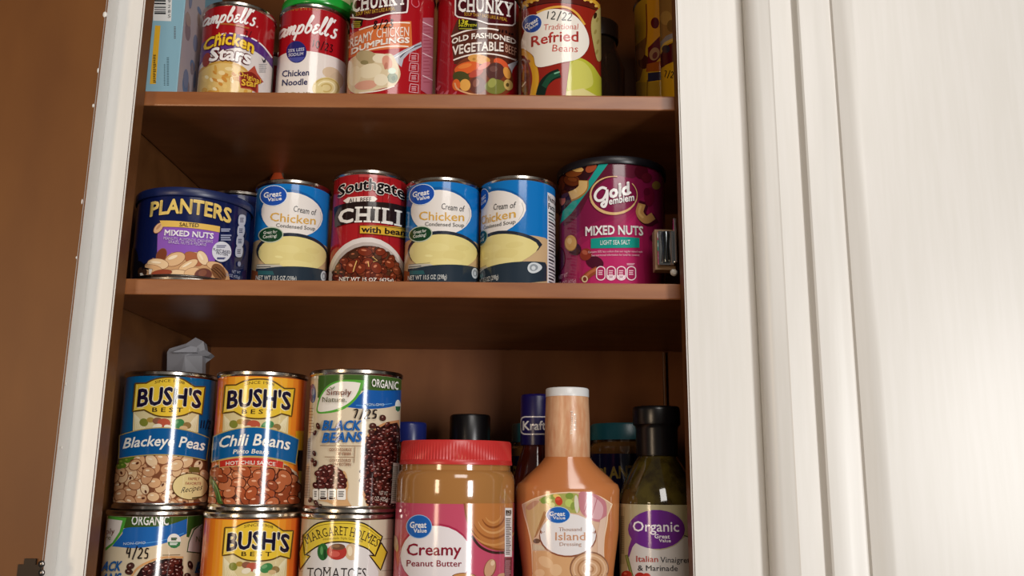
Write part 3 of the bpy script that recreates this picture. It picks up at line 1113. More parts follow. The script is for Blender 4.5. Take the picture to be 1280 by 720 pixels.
# condensed soup: one label, three cans
X, Y = pos('gv1', .0330, 262, 319.3, 412.6)
HG = .1035
t, lb, L, sf = can('soup_can', 'blue condensed soup can with oval logo, standing next to the navy nut tin', 'can', .0330, X, Y, Z2, HG, '#1272bd', 'blue condensed soup cans')
gv_root = t
L.lab().g('picture')
L.poly('#c4a67e', [(-118, 6), (112, 6), (112, 44), (86, 50), (-86, 50), (-118, 46)])
L.poly('#e0dde0', [(90, 8), (132, 8), (132, 92), (90, 92)])
L.g('nutrition_panel')
R = random.Random(8)
L.text('#24222a', 'Nutrition', 92, 84.5, 128, 84.5, 5.2, bold=.05)
L.text('#24222a', 'Facts', 92, 77.5, 116, 77.5, 5.2, bold=.05)
for i in range(24):
    z = 74 - i * 2.8
    L.line('#4a4a58' if i % 3 else '#24222a', [(93, z), (93 + R.uniform(14, 34), z)], 1.0 if i % 3 else 1.5)
L.at(300, 200).g('picture')
L.ell('#0d5a9e', 512, 525, 322, 228, 12)
L.ell('#e7e1dc', 520, 548, 306, 222, 10)
L.line('#a9a39c', [(800, 520), (806, 600), (770, 680)], 4, True)
L.at(300, 270)
L.ell('#262c3a', 520, 366, 352, 196, 4)
L.ell('#ded08c', 524, 386, 338, 182, 4)
for x, y, a, b, c in ((480, 330, 120, 40, '#e1d491'), (640, 420, 110, 50, '#dbcc87'), (390, 410, 40, 12, '#e8dd9c'), (560, 480, 160, 36, '#e1d491'), (720, 350, 70, 30, '#dacb86')):
    L.ell(c, x, y, a, b, 6)
L.poly('#b9b6ac', [(172, 488), (400, 492), (520, 545), (860, 560), (850, 575), (480, 560), (170, 540)])
L.line('#3a3a3e', [(176, 512), (310, 508)], 8).line('#77736c', [(180, 486), (400, 482)], 5)
L.poly('#27333f', [(168, 528), (400, 535), (560, 556), (866, 562), (862, 740), (150, 740)])
L.poly('#2c5a60', [(185, 548), (330, 552), (345, 590), (180, 588)])
L.poly('#8a4a28', [(125, 540), (185, 560), (170, 740), (110, 740)])
L.ell('#ccd3d8', 830, 602, 29, 52).ell('#8f979e', 830, 600, 18, 34).ell('#ccd3d8', 830, 604, 9, 20)
L.g('badge')
L.ell('#b9c4b0', 312, 190, 124, 80, -4).ell('#1b4227', 312, 190, 114, 70, -4)
L.text('#e9efe4', 'Great for', 240, 184, 374, 172, 30, bold=.03)
L.text('#e9efe4', 'Cooking!', 235, 226, 370, 214, 32, bold=.03)
L.at(300, 200)
gv_logo(L, 340, 360, 128, 98, -6, ring='#dce8f2', blue='#2050ae')
L.g('lettering')
L.text('#3a3a3c', 'Cream of', 532, 516, 752, 556, 62, shear=.1)
L.text('#dcab48', 'Chicken', 304, 608, 750, 648, 88, bulge=-2, bold=.012)
L.text('#55534f', 'Condensed Soup', 364, 672, 746, 706, 40, bold=.003)
L.at(300, 270)
L.text('#d3d5d2', 'NET WT 10.5 OZ (298g)', 165, 640, 562, 648, 46, bold=.02)
L.build(lb)
for nm, y, a, b, turn, lab in (('gv2', 262, 507.8, 599.6, -3, 'blue condensed soup can with oval logo, standing next to the red chili can'), ('gv3', 262, 600.6, 693.8, -40, 'blue condensed soup can turned to show its nutrition panel')):
    X, Y = pos(nm, .0330, y, a, b)
    if nm == 'gv3':
        X, Y = X + .0006, Y + .008
    c = copy_tree(gv_root)
    c.location = (X, Y, Z2)
    c.rotation_euler = (0, 0, -math.atan2(X, Y + DIST) + math.radians(turn))
    c['label'] = lab

X, Y = pos('south', .0336, 262, 413.8, 507.6)
t, lb, L, sf = can('chili_can', 'red all beef chili with beans can with black band and bowl picture', 'can', .0336, X, Y + .006, Z2, .1135, '#a61c22')
L.at(400, 200).g('picture')
for x in (130, 190, 390, 440, 630, 700, 820):
    L.line('#8a141b', [(x, 130), (x - 14, 1200)], 9)
L.line('#b84a48', [(390, 155), (760, 168)], 26)
L.at(400, 190, 4)
L.ell('#d9d0cb', 234, 640, 197, 214).ell('#b8aca6', 236, 650, 186, 200).ell('#44200f', 238, 660, 180, 192)
bw = [(238 + 168 * math.cos(a), 665 + 180 * math.sin(a)) for a in np.linspace(PI, 2 * PI, 14)]
L.pile(bw, 74, ['#5e2212', '#6c2916', '#4a2a1a', '#523626', '#74351f'], 22, 15, '#35160c', '#b86a4a', seed=41)
for x, y, a, b, r in ((225, 500, 34, 20, 8), (160, 575, 26, 34, 30), (240, 560, 28, 30, -20), (205, 585, 20, 28, 40), (280, 580, 24, 30, -35), (300, 500, 24, 18, 0), (345, 560, 24, 20, 20)):
    L.ell('#3a150b', x, y, a * 1.1, b * 1.1, r).ell('#752c17', x, y, a, b, r).ell('#c47a58', x - 5, y - 8, a * .4, b * .2, r)
L.line('#e8c070', [(185, 545), (175, 575), (168, 600)], 4, True).line('#e8c070', [(240, 550), (244, 575)], 4).line('#e8c070', [(262, 525), (285, 545), (265, 550)], 3)
L.at(400, 200)
L.poly('#e8ddd4', [(240, 412), (290, 376), (540, 366), (572, 394), (540, 424), (290, 446)])
L.poly('#261715', arc3((150, 480), (480, 432), (880, 505)) + arc3((880, 690), (480, 622), (160, 678)))
L.poly('#d6a936', arc3((402, 660), (620, 668), (890, 700)) + arc3((890, 792), (620, 752), (400, 738)), out=('#6a4a14', 6))
L.g('lettering')
L.text('#181012', 'Southgate', 186, 384, 836, 402, 118, bulge=92, bold=.05, out=('#ece4dc', .06))
L.text('#2a1816', 'ALL BEEF', 294, 432, 512, 418, 46, bold=.02)
L.text('#f0ebe4', 'CHILI', 190, 640, 806, 664, 142, bulge=32, bold=.05, serif=True)
L.text('#221412', 'with beans', 414, 722, 884, 764, 62, bulge=2, bold=.05)
L.at(400, 190, 4)
L.text('#efe6dc', 'NET WT 15 OZ. (425g)', 100, 645, 362, 652, 20, bold=.03)
L.build(lb)

X, Y = pos('gold', .0480, 270, 694.5, 828)
HGo = .1195
t, lb, L, sf = can('nut_canister', 'tall magenta light sea salt mixed nuts canister with black lid', 'canister', .0480, X + .0030, Y + .003, Z2, HGo, '#7d1a44', lid='#17161c')
L.lab().g('picture')
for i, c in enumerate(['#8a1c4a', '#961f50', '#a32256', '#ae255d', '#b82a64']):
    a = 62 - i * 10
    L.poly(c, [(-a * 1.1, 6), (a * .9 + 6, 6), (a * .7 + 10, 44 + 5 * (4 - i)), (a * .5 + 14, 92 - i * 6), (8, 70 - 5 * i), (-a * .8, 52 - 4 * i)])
L.at(685, 190)
L.poly('#5c1a30', [(600, 112), (900, 120), (860, 260), (640, 240), (430, 420), (300, 640), (150, 720), (400, 300)], smooth=True)
L.poly('#34131a', [(20, 330), (60, 240), (200, 150), (330, 118), (520, 112), (150, 600), (60, 720), (40, 560)])
L.poly('#1f9d92', [(515, 112), (606, 112), (335, 478), (236, 612), (120, 722), (150, 590), (258, 480), (420, 268)])
for c, x, y, a, b, r in (('#5a2416', 110, 330, 58, 100, 15), ('#6d3219', 240, 285, 82, 55, 10), ('#80421f', 245, 275, 50, 22, 10), ('#84451f', 260, 210, 84, 40, -10), ('#d9ab62', 295, 172, 62, 28, 8), ('#a04a2c', 432, 160, 62, 40, -35), ('#b8624a', 135, 490, 40, 52, 30),
                         ('#6a3624', 95, 560, 40, 60, 0), ('#4a1c12', 150, 420, 60, 40, 0)):
    L.ell('#24100e', x, y, a * 1.06, b * 1.1, r).ell(c, x, y, a, b, r)
L.line('#a87838', [(358, 285), (352, 360), (290, 420), (222, 448)], 100, True).line('#dcb676', [(355, 290), (346, 360), (285, 412), (225, 438)], 84, True)
L.line('#4a1226', [(960, 500), (930, 620), (1000, 695), (1075, 660)], 100, True)
L.line('#c4935a', [(935, 520), (915, 610), (975, 680), (1050, 640)], 76, True).line('#dcb272', [(925, 535), (908, 610), (950, 660)], 22, True)
for c, x, y, a, b in (('#4c1020', 930, 200, 66, 70), ('#5c1526', 985, 260, 50, 50), ('#6e1232', 1010, 450, 52, 95), ('#5c0f2a', 985, 400, 32, 40), ('#8a6a34', 1078, 335, 42, 42)):
    L.ell(c, x, y, a, b)
L.at(685, 270)
for c, x, y, a, b, r in (('#4c1228', 120, 430, 52, 120, 0), ('#4c1228', 470, 465, 90, 62, 20), ('#3c1020', 270, 330, 70, 60, 40), ('#5a1230', 1060, 220, 50, 40, 0), ('#8a3424', 382, 385, 56, 62, 30), ('#b05a44', 372, 365, 30, 22, 30)):
    L.ell(c, x, y, a, b, r)
L.ell('#96682c', 233, 272, 62, 82).ell('#d2a25c', 233, 270, 56, 76).ell('#e4be80', 222, 250, 22, 34)
L.line('#94482c', [(345, 650), (420, 580), (500, 535)], 66, True).line('#b86a44', [(350, 635), (420, 570), (490, 530)], 26, True)
L.ell('#e0c8a0', 372, 632, 30, 35).ell('#7a3428', 372, 632, 19, 22)
L.poly('#17978b', arc3((432, 230), (672, 224), (910, 222)) + arc3((910, 318), (672, 322), (432, 326)))
L.g('nutrition_boxes')
for i, x in enumerate((530, 632, 732, 830)):
    cap = [(x + 47 * math.cos(a), (545 if math.sin(a) < 0 else 605) + 42 * math.sin(a)) for a in np.linspace(0, 2 * PI, 28, endpoint=False)]
    cin = [(x + 37 * math.cos(a), (545 if math.sin(a) < 0 else 605) + 32 * math.sin(a)) for a in np.linspace(0, 2 * PI, 28, endpoint=False)]
    L.poly('#f0dce4', cap)
    L.poly('#a82258', cin)
    L.bars('#e8c0d0', x - 24, 540, x + 24, 595, 3, 10)
    if i in (1, 2):
        L.poly('#f0dce4', [(x - 38, 595), (x + 38, 595), (x + 30, 625), (x, 640), (x - 30, 625)])
        L.bars('#a86a84', x - 20, 604, x + 20, 622, 2, 6)
L.bars('#e0a8bc', 785, 475, 870, 495, 2, 8)
L.g('brand_logo').at(685, 190)
rg = [(658 + 228 * math.cos(a), 434 + 186 * math.sin(a)) for a in np.linspace(-.68, -.68 + 2 * PI - .55, 60)]
wd = [8 + 18 * max(0, math.sin(a)) + 8 * max(0, -math.cos(a)) for a in np.linspace(-.68, -.68 + 2 * PI - .55, 60)]
for i in range(0, 57, 3):
    L.line('#d9b27c', rg[i:i + 4], wd[i], lay=L.layer + 1)
L.layer += 1
L.line('#f4f0f0', [(588, 372), (540, 360), (490, 400), (474, 450), (500, 488), (550, 478), (585, 420), (592, 380), (592, 470), (575, 540), (550, 548), (540, 525), (575, 492)], 26, True)
L.text('#f4f0f0', 'old', 612, 464, 812, 424, 128, bold=.075)
L.line('#f4f0f0', [(795, 425), (826, 404)], 22)
L.text('#f4f0f0', 'emblem', 610, 530, 858, 486, 72, bold=.045)
L.at(685, 270).g('lettering')
L.text('#f4eef0', 'MIXED NUTS', 380, 200, 946, 197, 92, bulge=12, bold=.05)
L.text('#e4f4f0', 'LIGHT SEA SALT', 526, 291, 818, 286, 46, bold=.02)
L.text('#e8c4d2', 'Contains 50% less sodium than our regular mixed nuts', 408, 374, 936, 370, 22, bulge=6)
L.text('#e8c4d2', 'See nutritional information for total fat content', 440, 407, 908, 404, 22, bulge=5)
L.text('#d8a8b8', 'NET WT', 120, 636, 206, 606, 42)
L.text('#d8a8b8', '15 OZ (425g)', 120, 702, 288, 668, 42)
L.build(lb)

# ------------------------------------------------------------------ top shelf
X, Y = pos('stars', .0330, 54, 251.5, 343)
t, lb, L, sf = can('soup_can', 'red soup can with yellow and white star-shape lettering, beside the light blue box', 'can', .0330, X, Y, Z1, .1150, '#a3151c')
L.at(180, 0).g('picture')
L.poly('#57307a', catmull([(530, 520), (600, 430), (700, 372), (880, 336), (1050, 372), (1180, 452), (1300, 610)]) + [(1320, 1100), (500, 1100)])
L.poly('#dcd3cf', catmull([(520, 720), (640, 560), (850, 490), (1000, 480), (1120, 520), (1230, 610), (1300, 720)]) + [(1320, 1100), (500, 1100)])
dash = catmull([(690, 372), (790, 340), (880, 336), (1050, 372), (1180, 452), (1290, 590)], k=12)
for a, b in ((2, 8), (10, 18), (21, 28), (30, 36), (38, 44), (45, 60)):
    L.line('#efe8e8', dash[a:b], 13)
L.at(170, 0, 5.54)
L.ell('#c79a48', 606, 588, 208, 168).ell('#dab870', 606, 596, 196, 160)
R = random.Random(12)
for i in range(46):
    a, rr = R.uniform(0, 2 * PI), R.uniform(0, .95) ** .6
    L.ell(R.choice(['#e9d29a', '#cf9c46', '#e2c076', '#c98a3a', '#eddcae']), 606 + 185 * rr * math.cos(a), 600 + 145 * rr * math.sin(a), R.uniform(10, 30), R.uniform(8, 18), R.uniform(0, 90), lay=L.layer + 1 + i % 8, n=14)
L.layer += 9
L.ell('#8a2c22', 490, 415, 26, 50, 15)
L.poly('#b04a38', [(820, 455), (838, 505), (882, 570), (845, 580), (845, 650), (790, 620), (725, 610), (715, 560), (712, 500), (770, 500)])
L.poly('#7c2018', [(800, 500), (830, 520), (870, 575), (835, 590), (832, 640), (790, 610), (730, 605), (728, 540), (720, 500)])
L.bars('#9a9a9a', 850, 440, 910, 505, 5, 5)
L.poly('#2a2424', [(868, 400), (882, 420), (898, 402), (895, 432), (880, 436)])
L.g('lettering')
L.text('#e4b83c', 'Original', 706, 520, 862, 582, 34, bold=.03)
L.text('#e4b83c', 'Star', 728, 590, 842, 604, 44, bold=.05)
L.at(180, 0)
L.line('#b0622c', [(740, 238), (880, 246), (1050, 285)], 16, True)
L.script('#f2ecea', "Campbell's", 470, 318, 1100, 262, 74, 66, 18)
L.ell('#e89a98', 1128, 270, 10, 10)
L.text('#f4efee', 'Stars', 652, 618, 1062, 652, 134, bulge=34, bold=.05, shear=.08, out=('#5a1a1c', .085))
L.text('#efc636', 'Chicken', 592, 522, 1092, 540, 118, bulge=84, bold=.05, shear=.1, out=('#6a2418', .075))
L.poly('#efc636', [(755, 325), (768, 348), (790, 352), (770, 364), (760, 386), (748, 362), (728, 352), (748, 346)])
L.g('handwriting').hand('#3c0c12', '7/', 1000, 365, 1075, 380, 55, 7)
L.build(lb)

X, Y = pos('noodle', .0330, 65, 347.5, 434)
XN, YN = X, Y
HN = .1285
t, lb, L, sf = can('soup_can', 'red and white chicken noodle soup can with blue disc, marked 10/23', 'can', .0330, X, Y, Z1, HN, '#a4151e')
L.at(330, 0, 5.536).g('picture')
L.poly('#e6ded8', catmull([(55, 445), (120, 398), (220, 366), (330, 357), (450, 385), (530, 430), (590, 490)]) + [(600, 800), (40, 800)])
L.ell('#d4bea0', 465, 505, 62, 40, 15).ell('#cdb89a', 500, 560, 50, 60)
L.ell('#dccb92', 430, 612, 96, 78)
for k, c in ((1.0, '#c4ac66'), (.7, '#efe4b8'), (.42, '#c4ac66')):
    L.line(c, [(430 + 84 * k * math.cos(a), 608 + 64 * k * math.sin(a)) for a in np.linspace(-2.8, 2.2, 22)], 9)
L.at(340, 0)
L.ell('#27266c', 245, 520, 101, 110)
L.poly('#4a4f98', [(160, 578), (328, 568), (305, 600), (245, 626), (185, 605)])
L.g('lettering')
L.text('#dadbea', '25% LESS', 160, 524, 322, 506, 32, bold=.02)
L.text('#dadbea', 'SODIUM', 165, 566, 312, 552, 32, bold=.03)
L.text('#b8742c', 'C O N D E N S E D', 90, 130, 470, 108, 33, bulge=16, bold=.02)
L.script('#f2ecea', "Campbell's", -75, 462, 632, 388, 84, 92, 21)
L.at(330, 0, 5.536)
L.text('#27285c', 'Chicken', 126, 532, 312, 522, 44, bold=.03)
L.text('#27285c', 'Noodle', 126, 594, 300, 586, 44, bold=.03)
L.text('#b4a28a', 'SOUP', 140, 672, 320, 672, 36, bold=.01)
L.at(340, 0).g('handwriting').hand('#330b11', '10/23', 392, 462, 612, 528, 72, 9)
L.build(lb)

X, Y = pos('dump', .0400, 60, 436, 542)
t, lb, L, sf = can('soup_can', 'red chunky soup can with orange panel and spoonful of dumplings, marked 8/23', 'can', .0400, X, Y, Z1, .138, '#a6151e')
L.at(430, 30).g('picture')
L.poly('#d4703a', [(40, 150), (80, 110), (300, 20), (520, -20), (672, -28), (682, 235), (500, 245), (250, 270), (40, 345)])
L.line('#f2e4d6', arc3((150, 60), (400, -5), (660, -10)), 13).line('#f2e4d6', arc3((200, 272), (420, 226), (645, 226)), 13)
L.poly('#241b14', [(60, -40), (195, -50), (180, 20), (70, 60)])
L.bars('#a8982c', 90, -32, 178, 40, 4, 11)
L.poly('#b5b6c0', [(478, 325), (600, 258), (772, 178), (776, 228), (650, 292), (595, 350), (575, 430), (550, 410)])
L.line('#4c4c58', [(560, 335), (640, 262), (772, 205)], 12, True).line('#e8e8ee', [(500, 345), (590, 290), (700, 225)], 9, True)
L.poly('#d9c6a2', catmull([(38, 440), (62, 360), (150, 300), (250, 272), (330, 312), (450, 296), (505, 340), (565, 500), (500, 620), (400, 640), (180, 692), (80, 680), (36, 600)], True))
for c, x, y, a, b, r in (('#b5a27a', 225, 332, 105, 68, 10), ('#8f8258', 205, 385, 40, 22, 0), ('#e6d8b8', 260, 470, 118, 72, -12), ('#e9dcc0', 365, 345, 80, 46, 0), ('#d69880', 432, 385, 48, 72, -20), ('#c07c68', 420, 420, 18, 36, 10), ('#e2d2b0', 110, 520, 60, 100, 15),
                         ('#d79f88', 220, 612, 112, 46, -8), ('#77886a', 485, 540, 52, 52, 0), ('#4f6a4c', 495, 545, 20, 26, 0), ('#e9dcc0', 370, 560, 70, 60, 0), ('#cfe0cc', 480, 470, 40, 30, 0)):
    L.ell(c, x, y, a, b, r)
L.line('#ecdfd2', [(150, 692), (350, 668), (505, 622)], 13, True)
L.g('nutrition_boxes')
L.poly('#b66a7a', [(785, -60), (890, -60), (884, 740), (765, 660), (775, 250)])
L.bars('#8c2c3e', 790, 10, 872, 600, 17, 5)
for y in (-20, 95, 290, 515):
    L.line('#e8c4cc', [(782, y), (882, y + 50)], 9)
for y in (330, 430, 530, 640):
    L.line('#dca0a8', [(660, y - 40), (740, y - 30), (738, y + 50), (648, y + 40), (660, y - 40)], 8)
    L.bars('#dca0a8', 672, y - 18, 724, y + 30, 3, 9)
L.g('brand_logo').at(330, 0, 5.536)
L.poly('#480e17', [(592, -200), (1002, -200), (990, 86), (860, 100), (742, 135), (600, 122)])
L.line('#efe4e0', [(596, 122), (660, 126), (742, 134), (860, 98), (968, 88), (990, 70), (998, -60)], 10, True)
L.text('#f4efea', 'CHUNKY', 613, 88, 985, 28, 100, bulge=8, bold=.05, serif=True)
L.text('#d3a83c', 'SOUP THAT EATS LIKE A MEAL', 638, 112, 908, 72, 26, bulge=2, bold=.02)
L.line('#d86a78', [(1020, 0), (1022, 30), (1048, 52), (1070, 38), (1066, 5)], 6, True)
L.g('lettering').at(430, 30)
L.text('#f2e2d4', 'CREAMY', 12, 262, 292, 152, 92, bulge=2, bold=.04)
L.text('#f2e2d4', 'CHICKEN', 326, 142, 645, 124, 100, bulge=2, bold=.0)
L.text('#f6ece2', 'DUMPLINGS', 76, 308, 652, 192, 56, bulge=38, bold=.07)
L.at(340, 0).g('handwriting').hand('#1b1010', '8/23', 1010, 292, 1220, 272, 78, 10)
L.build(lb)

X, Y = pos('veg', .0400, 60, 545.5, 649)
t, lb, L, sf = can('soup_can', 'red chunky soup can with brown panel and spoonful of carrots and beef', 'can', .0400, X, Y, Z1, .138, '#9d141d')
L.at(540, 0).g('picture')
L.poly('#592c20', [(190, 350), (250, 200), (560, 230), (900, 260), (900, 640), (700, 700), (220, 640)])
L.line('#f2e6dc', arc3((192, 366), (430, 290), (665, 302)), 15)
L.line('#f2e6dc', arc3((214, 602), (520, 536), (840, 604)), 14)
L.poly('#1d1812', [(262, 188), (450, 212), (466, 292), (262, 306)])
L.at(540, 30)
L.poly('#c9cdd6', [(745, 412), (862, 362), (830, 420), (800, 470), (800, 525), (770, 480)])
L.poly('#7a3c24', catmull([(215, 560), (230, 430), (360, 330), (520, 330), (700, 370), (790, 470), (805, 620), (700, 715), (400, 712), (250, 650)], True))
for c, x, y, a, b, r in (('#d89c50', 470, 352, 112, 46, 8), ('#b4803a', 420, 352, 16, 14, 0), ('#d9622e', 350, 438, 128, 58, -14), ('#e4803c', 330, 420, 70, 22, -14), ('#4b4a26', 292, 532, 84, 58, 10), ('#d85a34', 690, 402, 84, 46, 35), ('#b84a38', 440, 492, 78, 34, -25),
                         ('#d88070', 520, 420, 70, 26, -30), ('#573430', 635, 478, 92, 92, 0), ('#6f4a44', 615, 450, 40, 30, 0), ('#dc9a48', 748, 490, 34, 62, -20), ('#66382e', 455, 612, 84, 84, 20), ('#8a5546', 440, 590, 30, 44, 20),
                         ('#767838', 635, 628, 108, 74, 0), ('#989a50', 600, 590, 40, 50, 30), ('#e0a450', 332, 612, 54, 60, 0), ('#d9662e', 245, 610, 40, 58, 0), ('#c8a860', 760, 610, 44, 56, -20), ('#5a4a24', 752, 610, 16, 20, 0)):
    L.ell(c, x, y, a, b, r)
L.line('#dca67a', [(228, 590), (262, 655), (400, 704), (600, 722)], 16, True)
for x, y in ((60, 640), (140, 690), (220, 700), (90, 700)):
    L.poly('#bb5a68', [(x - 26, y + 16), (x + 20, y - 26), (x + 34, y - 22), (x + 10, y + 30)])
L.line('#bb5a68', [(40, 180), (40, 740)], 8)
L.g('brand_logo').at(540, 0)
L.poly('#480e16', [(236, -200), (832, -200), (826, 252), (560, 240), (440, 200), (236, 168)])
L.line('#f0e6e2', [(238, -100), (236, 150), (262, 172), (440, 200), (558, 240), (800, 256), (826, 236), (832, -100)], 14)
L.text('#f4efea', 'CHUNKY', 262, 118, 806, 172, 132, bulge=20, bold=.05, serif=True)
L.text('#c89a34', 'SOUP THAT EATS LIKE A MEAL', 324, 158, 748, 215, 34, bulge=8, bold=.02)
L.g('lettering')
L.text('#d6cc30', '13g', 270, 242, 362, 236, 44, bold=.05)
L.text('#d6cc30', 'PROTEIN', 270, 272, 446, 266, 24, bold=.04)
L.bars('#a09a34', 272, 282, 415, 298, 1, 10)
L.text('#f6ece2', 'OLD FASHIONED', 200, 445, 836, 448, 54, bulge=62, bold=.06)
L.text('#f6ece2', 'VEGETABLE', 206, 556, 712, 516, 92, bulge=22, bold=.045)
L.text('#d8a890', 'BEEF', 730, 520, 838, 562, 84, bold=.0)
L.g('handwriting')
for a, b in (((675, 300), (668, 325)), ((705, 300), (700, 330)), ((735, 305), (742, 335)), ((765, 330), (775, 345)), ((790, 335), (805, 350))):
    L.line('#1b1010', [a, b], 14)
L.build(lb)

X, Y = pos('refr', .0365, 60, 652, 751)
t, lb, L, sf = can('bean_can', 'dark red refried beans can with white speech-shaped patch, marked 12/22', 'can', .0365, X, Y, Z1, .128, '#8f2419')
L.at(640, 0).g('picture')
L.poly('#561b13', [(60, -300), (920, -300), (905, 60), (820, 100)] + arc3((820, 100), (470, 30), (110, 100))[1:])
L.line('#3a110d', arc3((105, 100), (470, 26), (860, 110)), 9)
L.line('#d8a232', [(88, 90), (120, 40), (170, 12), (250, -10)], 34, True).line('#d8a232', [(900, 110), (850, 40), (800, 5), (720, -15)], 34, True)
for x, y in ((150, 55), (195, 20), (255, 0), (730, 0), (790, 18), (840, 60)):
    L.ell('#e6bc58', x, y, 16, 14)
L.at(530, 0, 5.333)
L.line('#d8a12c', [(630, 340), (690, 362), (730, 440), (745, 520), (735, 600), (715, 700)], 44, True)
L.poly('#6d3420', catmull([(640, 366), (680, 400), (708, 480), (712, 560), (700, 640), (680, 720), (635, 720)]))
for i in range(14):
    L.ell(R.choice(['#8a4a2c', '#7a2c20', '#a8683c', '#5c2a1a']), R.uniform(645, 700), R.uniform(400, 680), R.uniform(8, 16), R.uniform(8, 14), lay=L.layer + 1 + i % 6, n=12)
L.layer += 7
L.line('#e4d4c0', [(655, 580), (670, 560), (680, 545)], 8)
L.line('#14261c', [(775, 640), (800, 560), (850, 510), (905, 488)], 60, True)
L.line('#1e4a34', [(800, 580), (840, 520), (900, 488)], 36, True).line('#78b090', [(868, 492), (905, 480)], 9, True)
L.poly('#b6b63a', catmull([(972, 412), (1040, 388), (1115, 430), (1165, 500), (1200, 570), (1200, 720), (935, 720)]))
L.poly('#cbc862', catmull([(985, 425), (1040, 405), (1090, 440), (1120, 500), (1110, 580), (960, 600)], True))
L.poly('#d8cc8c', [(950, 610), (1060, 590), (1150, 640), (1150, 720), (940, 720)])
L.at(640, 0)
L.poly('#b4a566', catmull([(855, 95), (800, 180), (788, 300), (818, 480), (850, 605), (890, 580), (900, 330), (895, 100)], True))
for x, y in ((850, 200), (830, 320), (855, 420), (845, 520)):
    L.ell('#9a8a4c', x, y, 12, 26, 20)
L.ell('#2c1410', 828, 158, 16, 32, 15)
L.line('#dca444', [(250, 132), (390, 80), (530, 74), (640, 132), (725, 250)], 22, True)
L.poly('#ece5da', catmull([(120, 340), (195, 190), (330, 108), (480, 96), (620, 155), (722, 268), (767, 400), (745, 505), (655, 592), (480, 632), (262, 672), (215, 560), (130, 492), (92, 470)], True))
gv_logo(L, 205, 240, 96, 84, -32, ring='#e0e4ea', blue='#2a4b9e')
L.g('lettering')
L.text('#c0493c', 'Traditional', 316, 306, 656, 298, 62, bulge=6, shear=.1)
L.text('#b63a34', 'Refried', 196, 474, 662, 420, 108, bulge=24, bold=.03)
L.text('#c0493c', 'Beans', 402, 518, 654, 526, 74, bulge=2, shear=.12)
L.g('handwriting').hand('#4a4947', '12/22', 335, 190, 605, 212, 76, 11)
L.build(lb)

# light blue carton at the left end
bx0, bx1, byf, byb = on_y(187, 60, .055)[0], on_y(226, 60, .055)[0], .055, .150
bx0 = max(bx0, XL + .002)
box_t = thing('food_carton', 'light blue carton with white barcode and yellow stripe against cabinet side', 'box', ((bx0 + bx1) / 2, .1025, Z1))
HBX = .175
card = P('carton_card', '#8fb9c8', .45)
o = box('carton_body', (bx0 - box_t.location.x, byf - .1025, 0.0002), (bx1 - box_t.location.x, byb - .1025, HBX), card, box_t, .0006)
fl = Flat((bx0, byf, Z1), (1, 0, 0), (0, -1, 0))
fl.org = np.array(box_t.location)
L = Art(fl)
w_ = bx1 - bx0
L.g('front_print').at(180, 0)
L.poly('#eceae6', [(85, -160), (285, -160), (272, 212), (92, 206)])
R = random.Random(2)
y = -150
while y < 150:
    hgt = R.choice([5, 9, 16])
    L.line('#2c2c30', [(104, y), (218, y + 2)], hgt, lay=L.layer + 1)
    y += hgt + R.choice([7, 12])
L.layer += 1
for yy, ch in ((30, '9'), (80, '2'), (130, '8'), (178, '5')):
    L.text('#2c2c30', ch, 238, yy, 264, yy, 34)
L.poly('#e9b434', [(112, 255), (166, 258), (118, 840), (58, 840)])
L.bars('#6a6a6e', 300, 262, 318, 390, 8, 9, False)
L.bars('#5c7a86', 200, 640, 214, 860, 14, 9, False)
L.bars('#5c7a86', 228, 570, 250, 860, 17, 9, False)
L.bars('#3c3020', 92, 545, 122, 830, 16, 10, True)
for a in L.build(o):
    pass
fs = Flat((bx1, byf, Z1), (0, 1, 0), (1, 0, 0))
fs.org = np.array(box_t.location)
L = Art(fs)
L.g('side_print')
s_ = byb - byf
L.direct = False


def side(col, pts):
    q = np.array(pts, float)
    tri = tessellate_polygon([[Vector((a, b, 0)) for a, b in pts]])
    L.layer += 1
    L.parts.setdefault('side_print', []).append((q[np.array(tri)], col, L.layer))


side('#b9aeb2', [(.001, .001), (s_ - .001, .001), (s_ - .001, HBX - .002), (.001, HBX - .002)])
side('#6fa0b4', [(.05, .12), (s_ - .001, .105), (s_ - .001, HBX - .002), (.045, HBX - .002)])
R = random.Random(9)
for i in range(26):
    cx_, cy_ = R.uniform(.008, s_ - .02), R.uniform(.012, .125)
    a, b = R.uniform(.003, .008), R.uniform(.003, .010)
    side(R.choice(['#7f8aa6', '#9a8e96', '#8f8288', '#a8a0ac', '#6f86a8', '#a89690']), [(cx_ + a * math.cos(t_), cy_ + b * math.sin(t_)) for t_ in np.linspace(0, 2 * PI, 14, endpoint=False)])
L.build(o)

# green tub standing on the chicken noodle can
zt_ = Z1 + HN + .0003
t = thing('plastic_tub', 'pale yellow tub with bright green base, stacked on the chicken noodle can', 'tub', (XN + .004, YN + .002, zt_))
lathe('base_cap', [(0, 0), (.034, 0), (.0362, .0006), (.0368, .002), (.0368, .0085), (.036, .0095), (0, .0095)], P('green_plastic', '#1d9a34', .2), t, 90)
lathe('body', [(0, .0096), (.0345, .0096), (.0348, .012), (.0348, .066), (.033, .069), (0, .069)], P('pale_yellow_card', '#cfcf96', .4), t, 72)

# plain can in the gap behind the two red soup cans
t, lb, L, sf = can('soup_can', 'grey-labelled can in the gap behind the two red and white soup cans', 'can', .033, -.262, .166, Z1, .106, '#a8a294')
L.lab().g('label_print')
L.poly('#8a2a2c', [(20, 60), (40, 60), (40, 92), (20, 92)]).poly('#d4cdbb', [(44, 8), (62, 8), (62, 98), (44, 98)])
L.build(lb)

# yellow and maroon cans at the right end


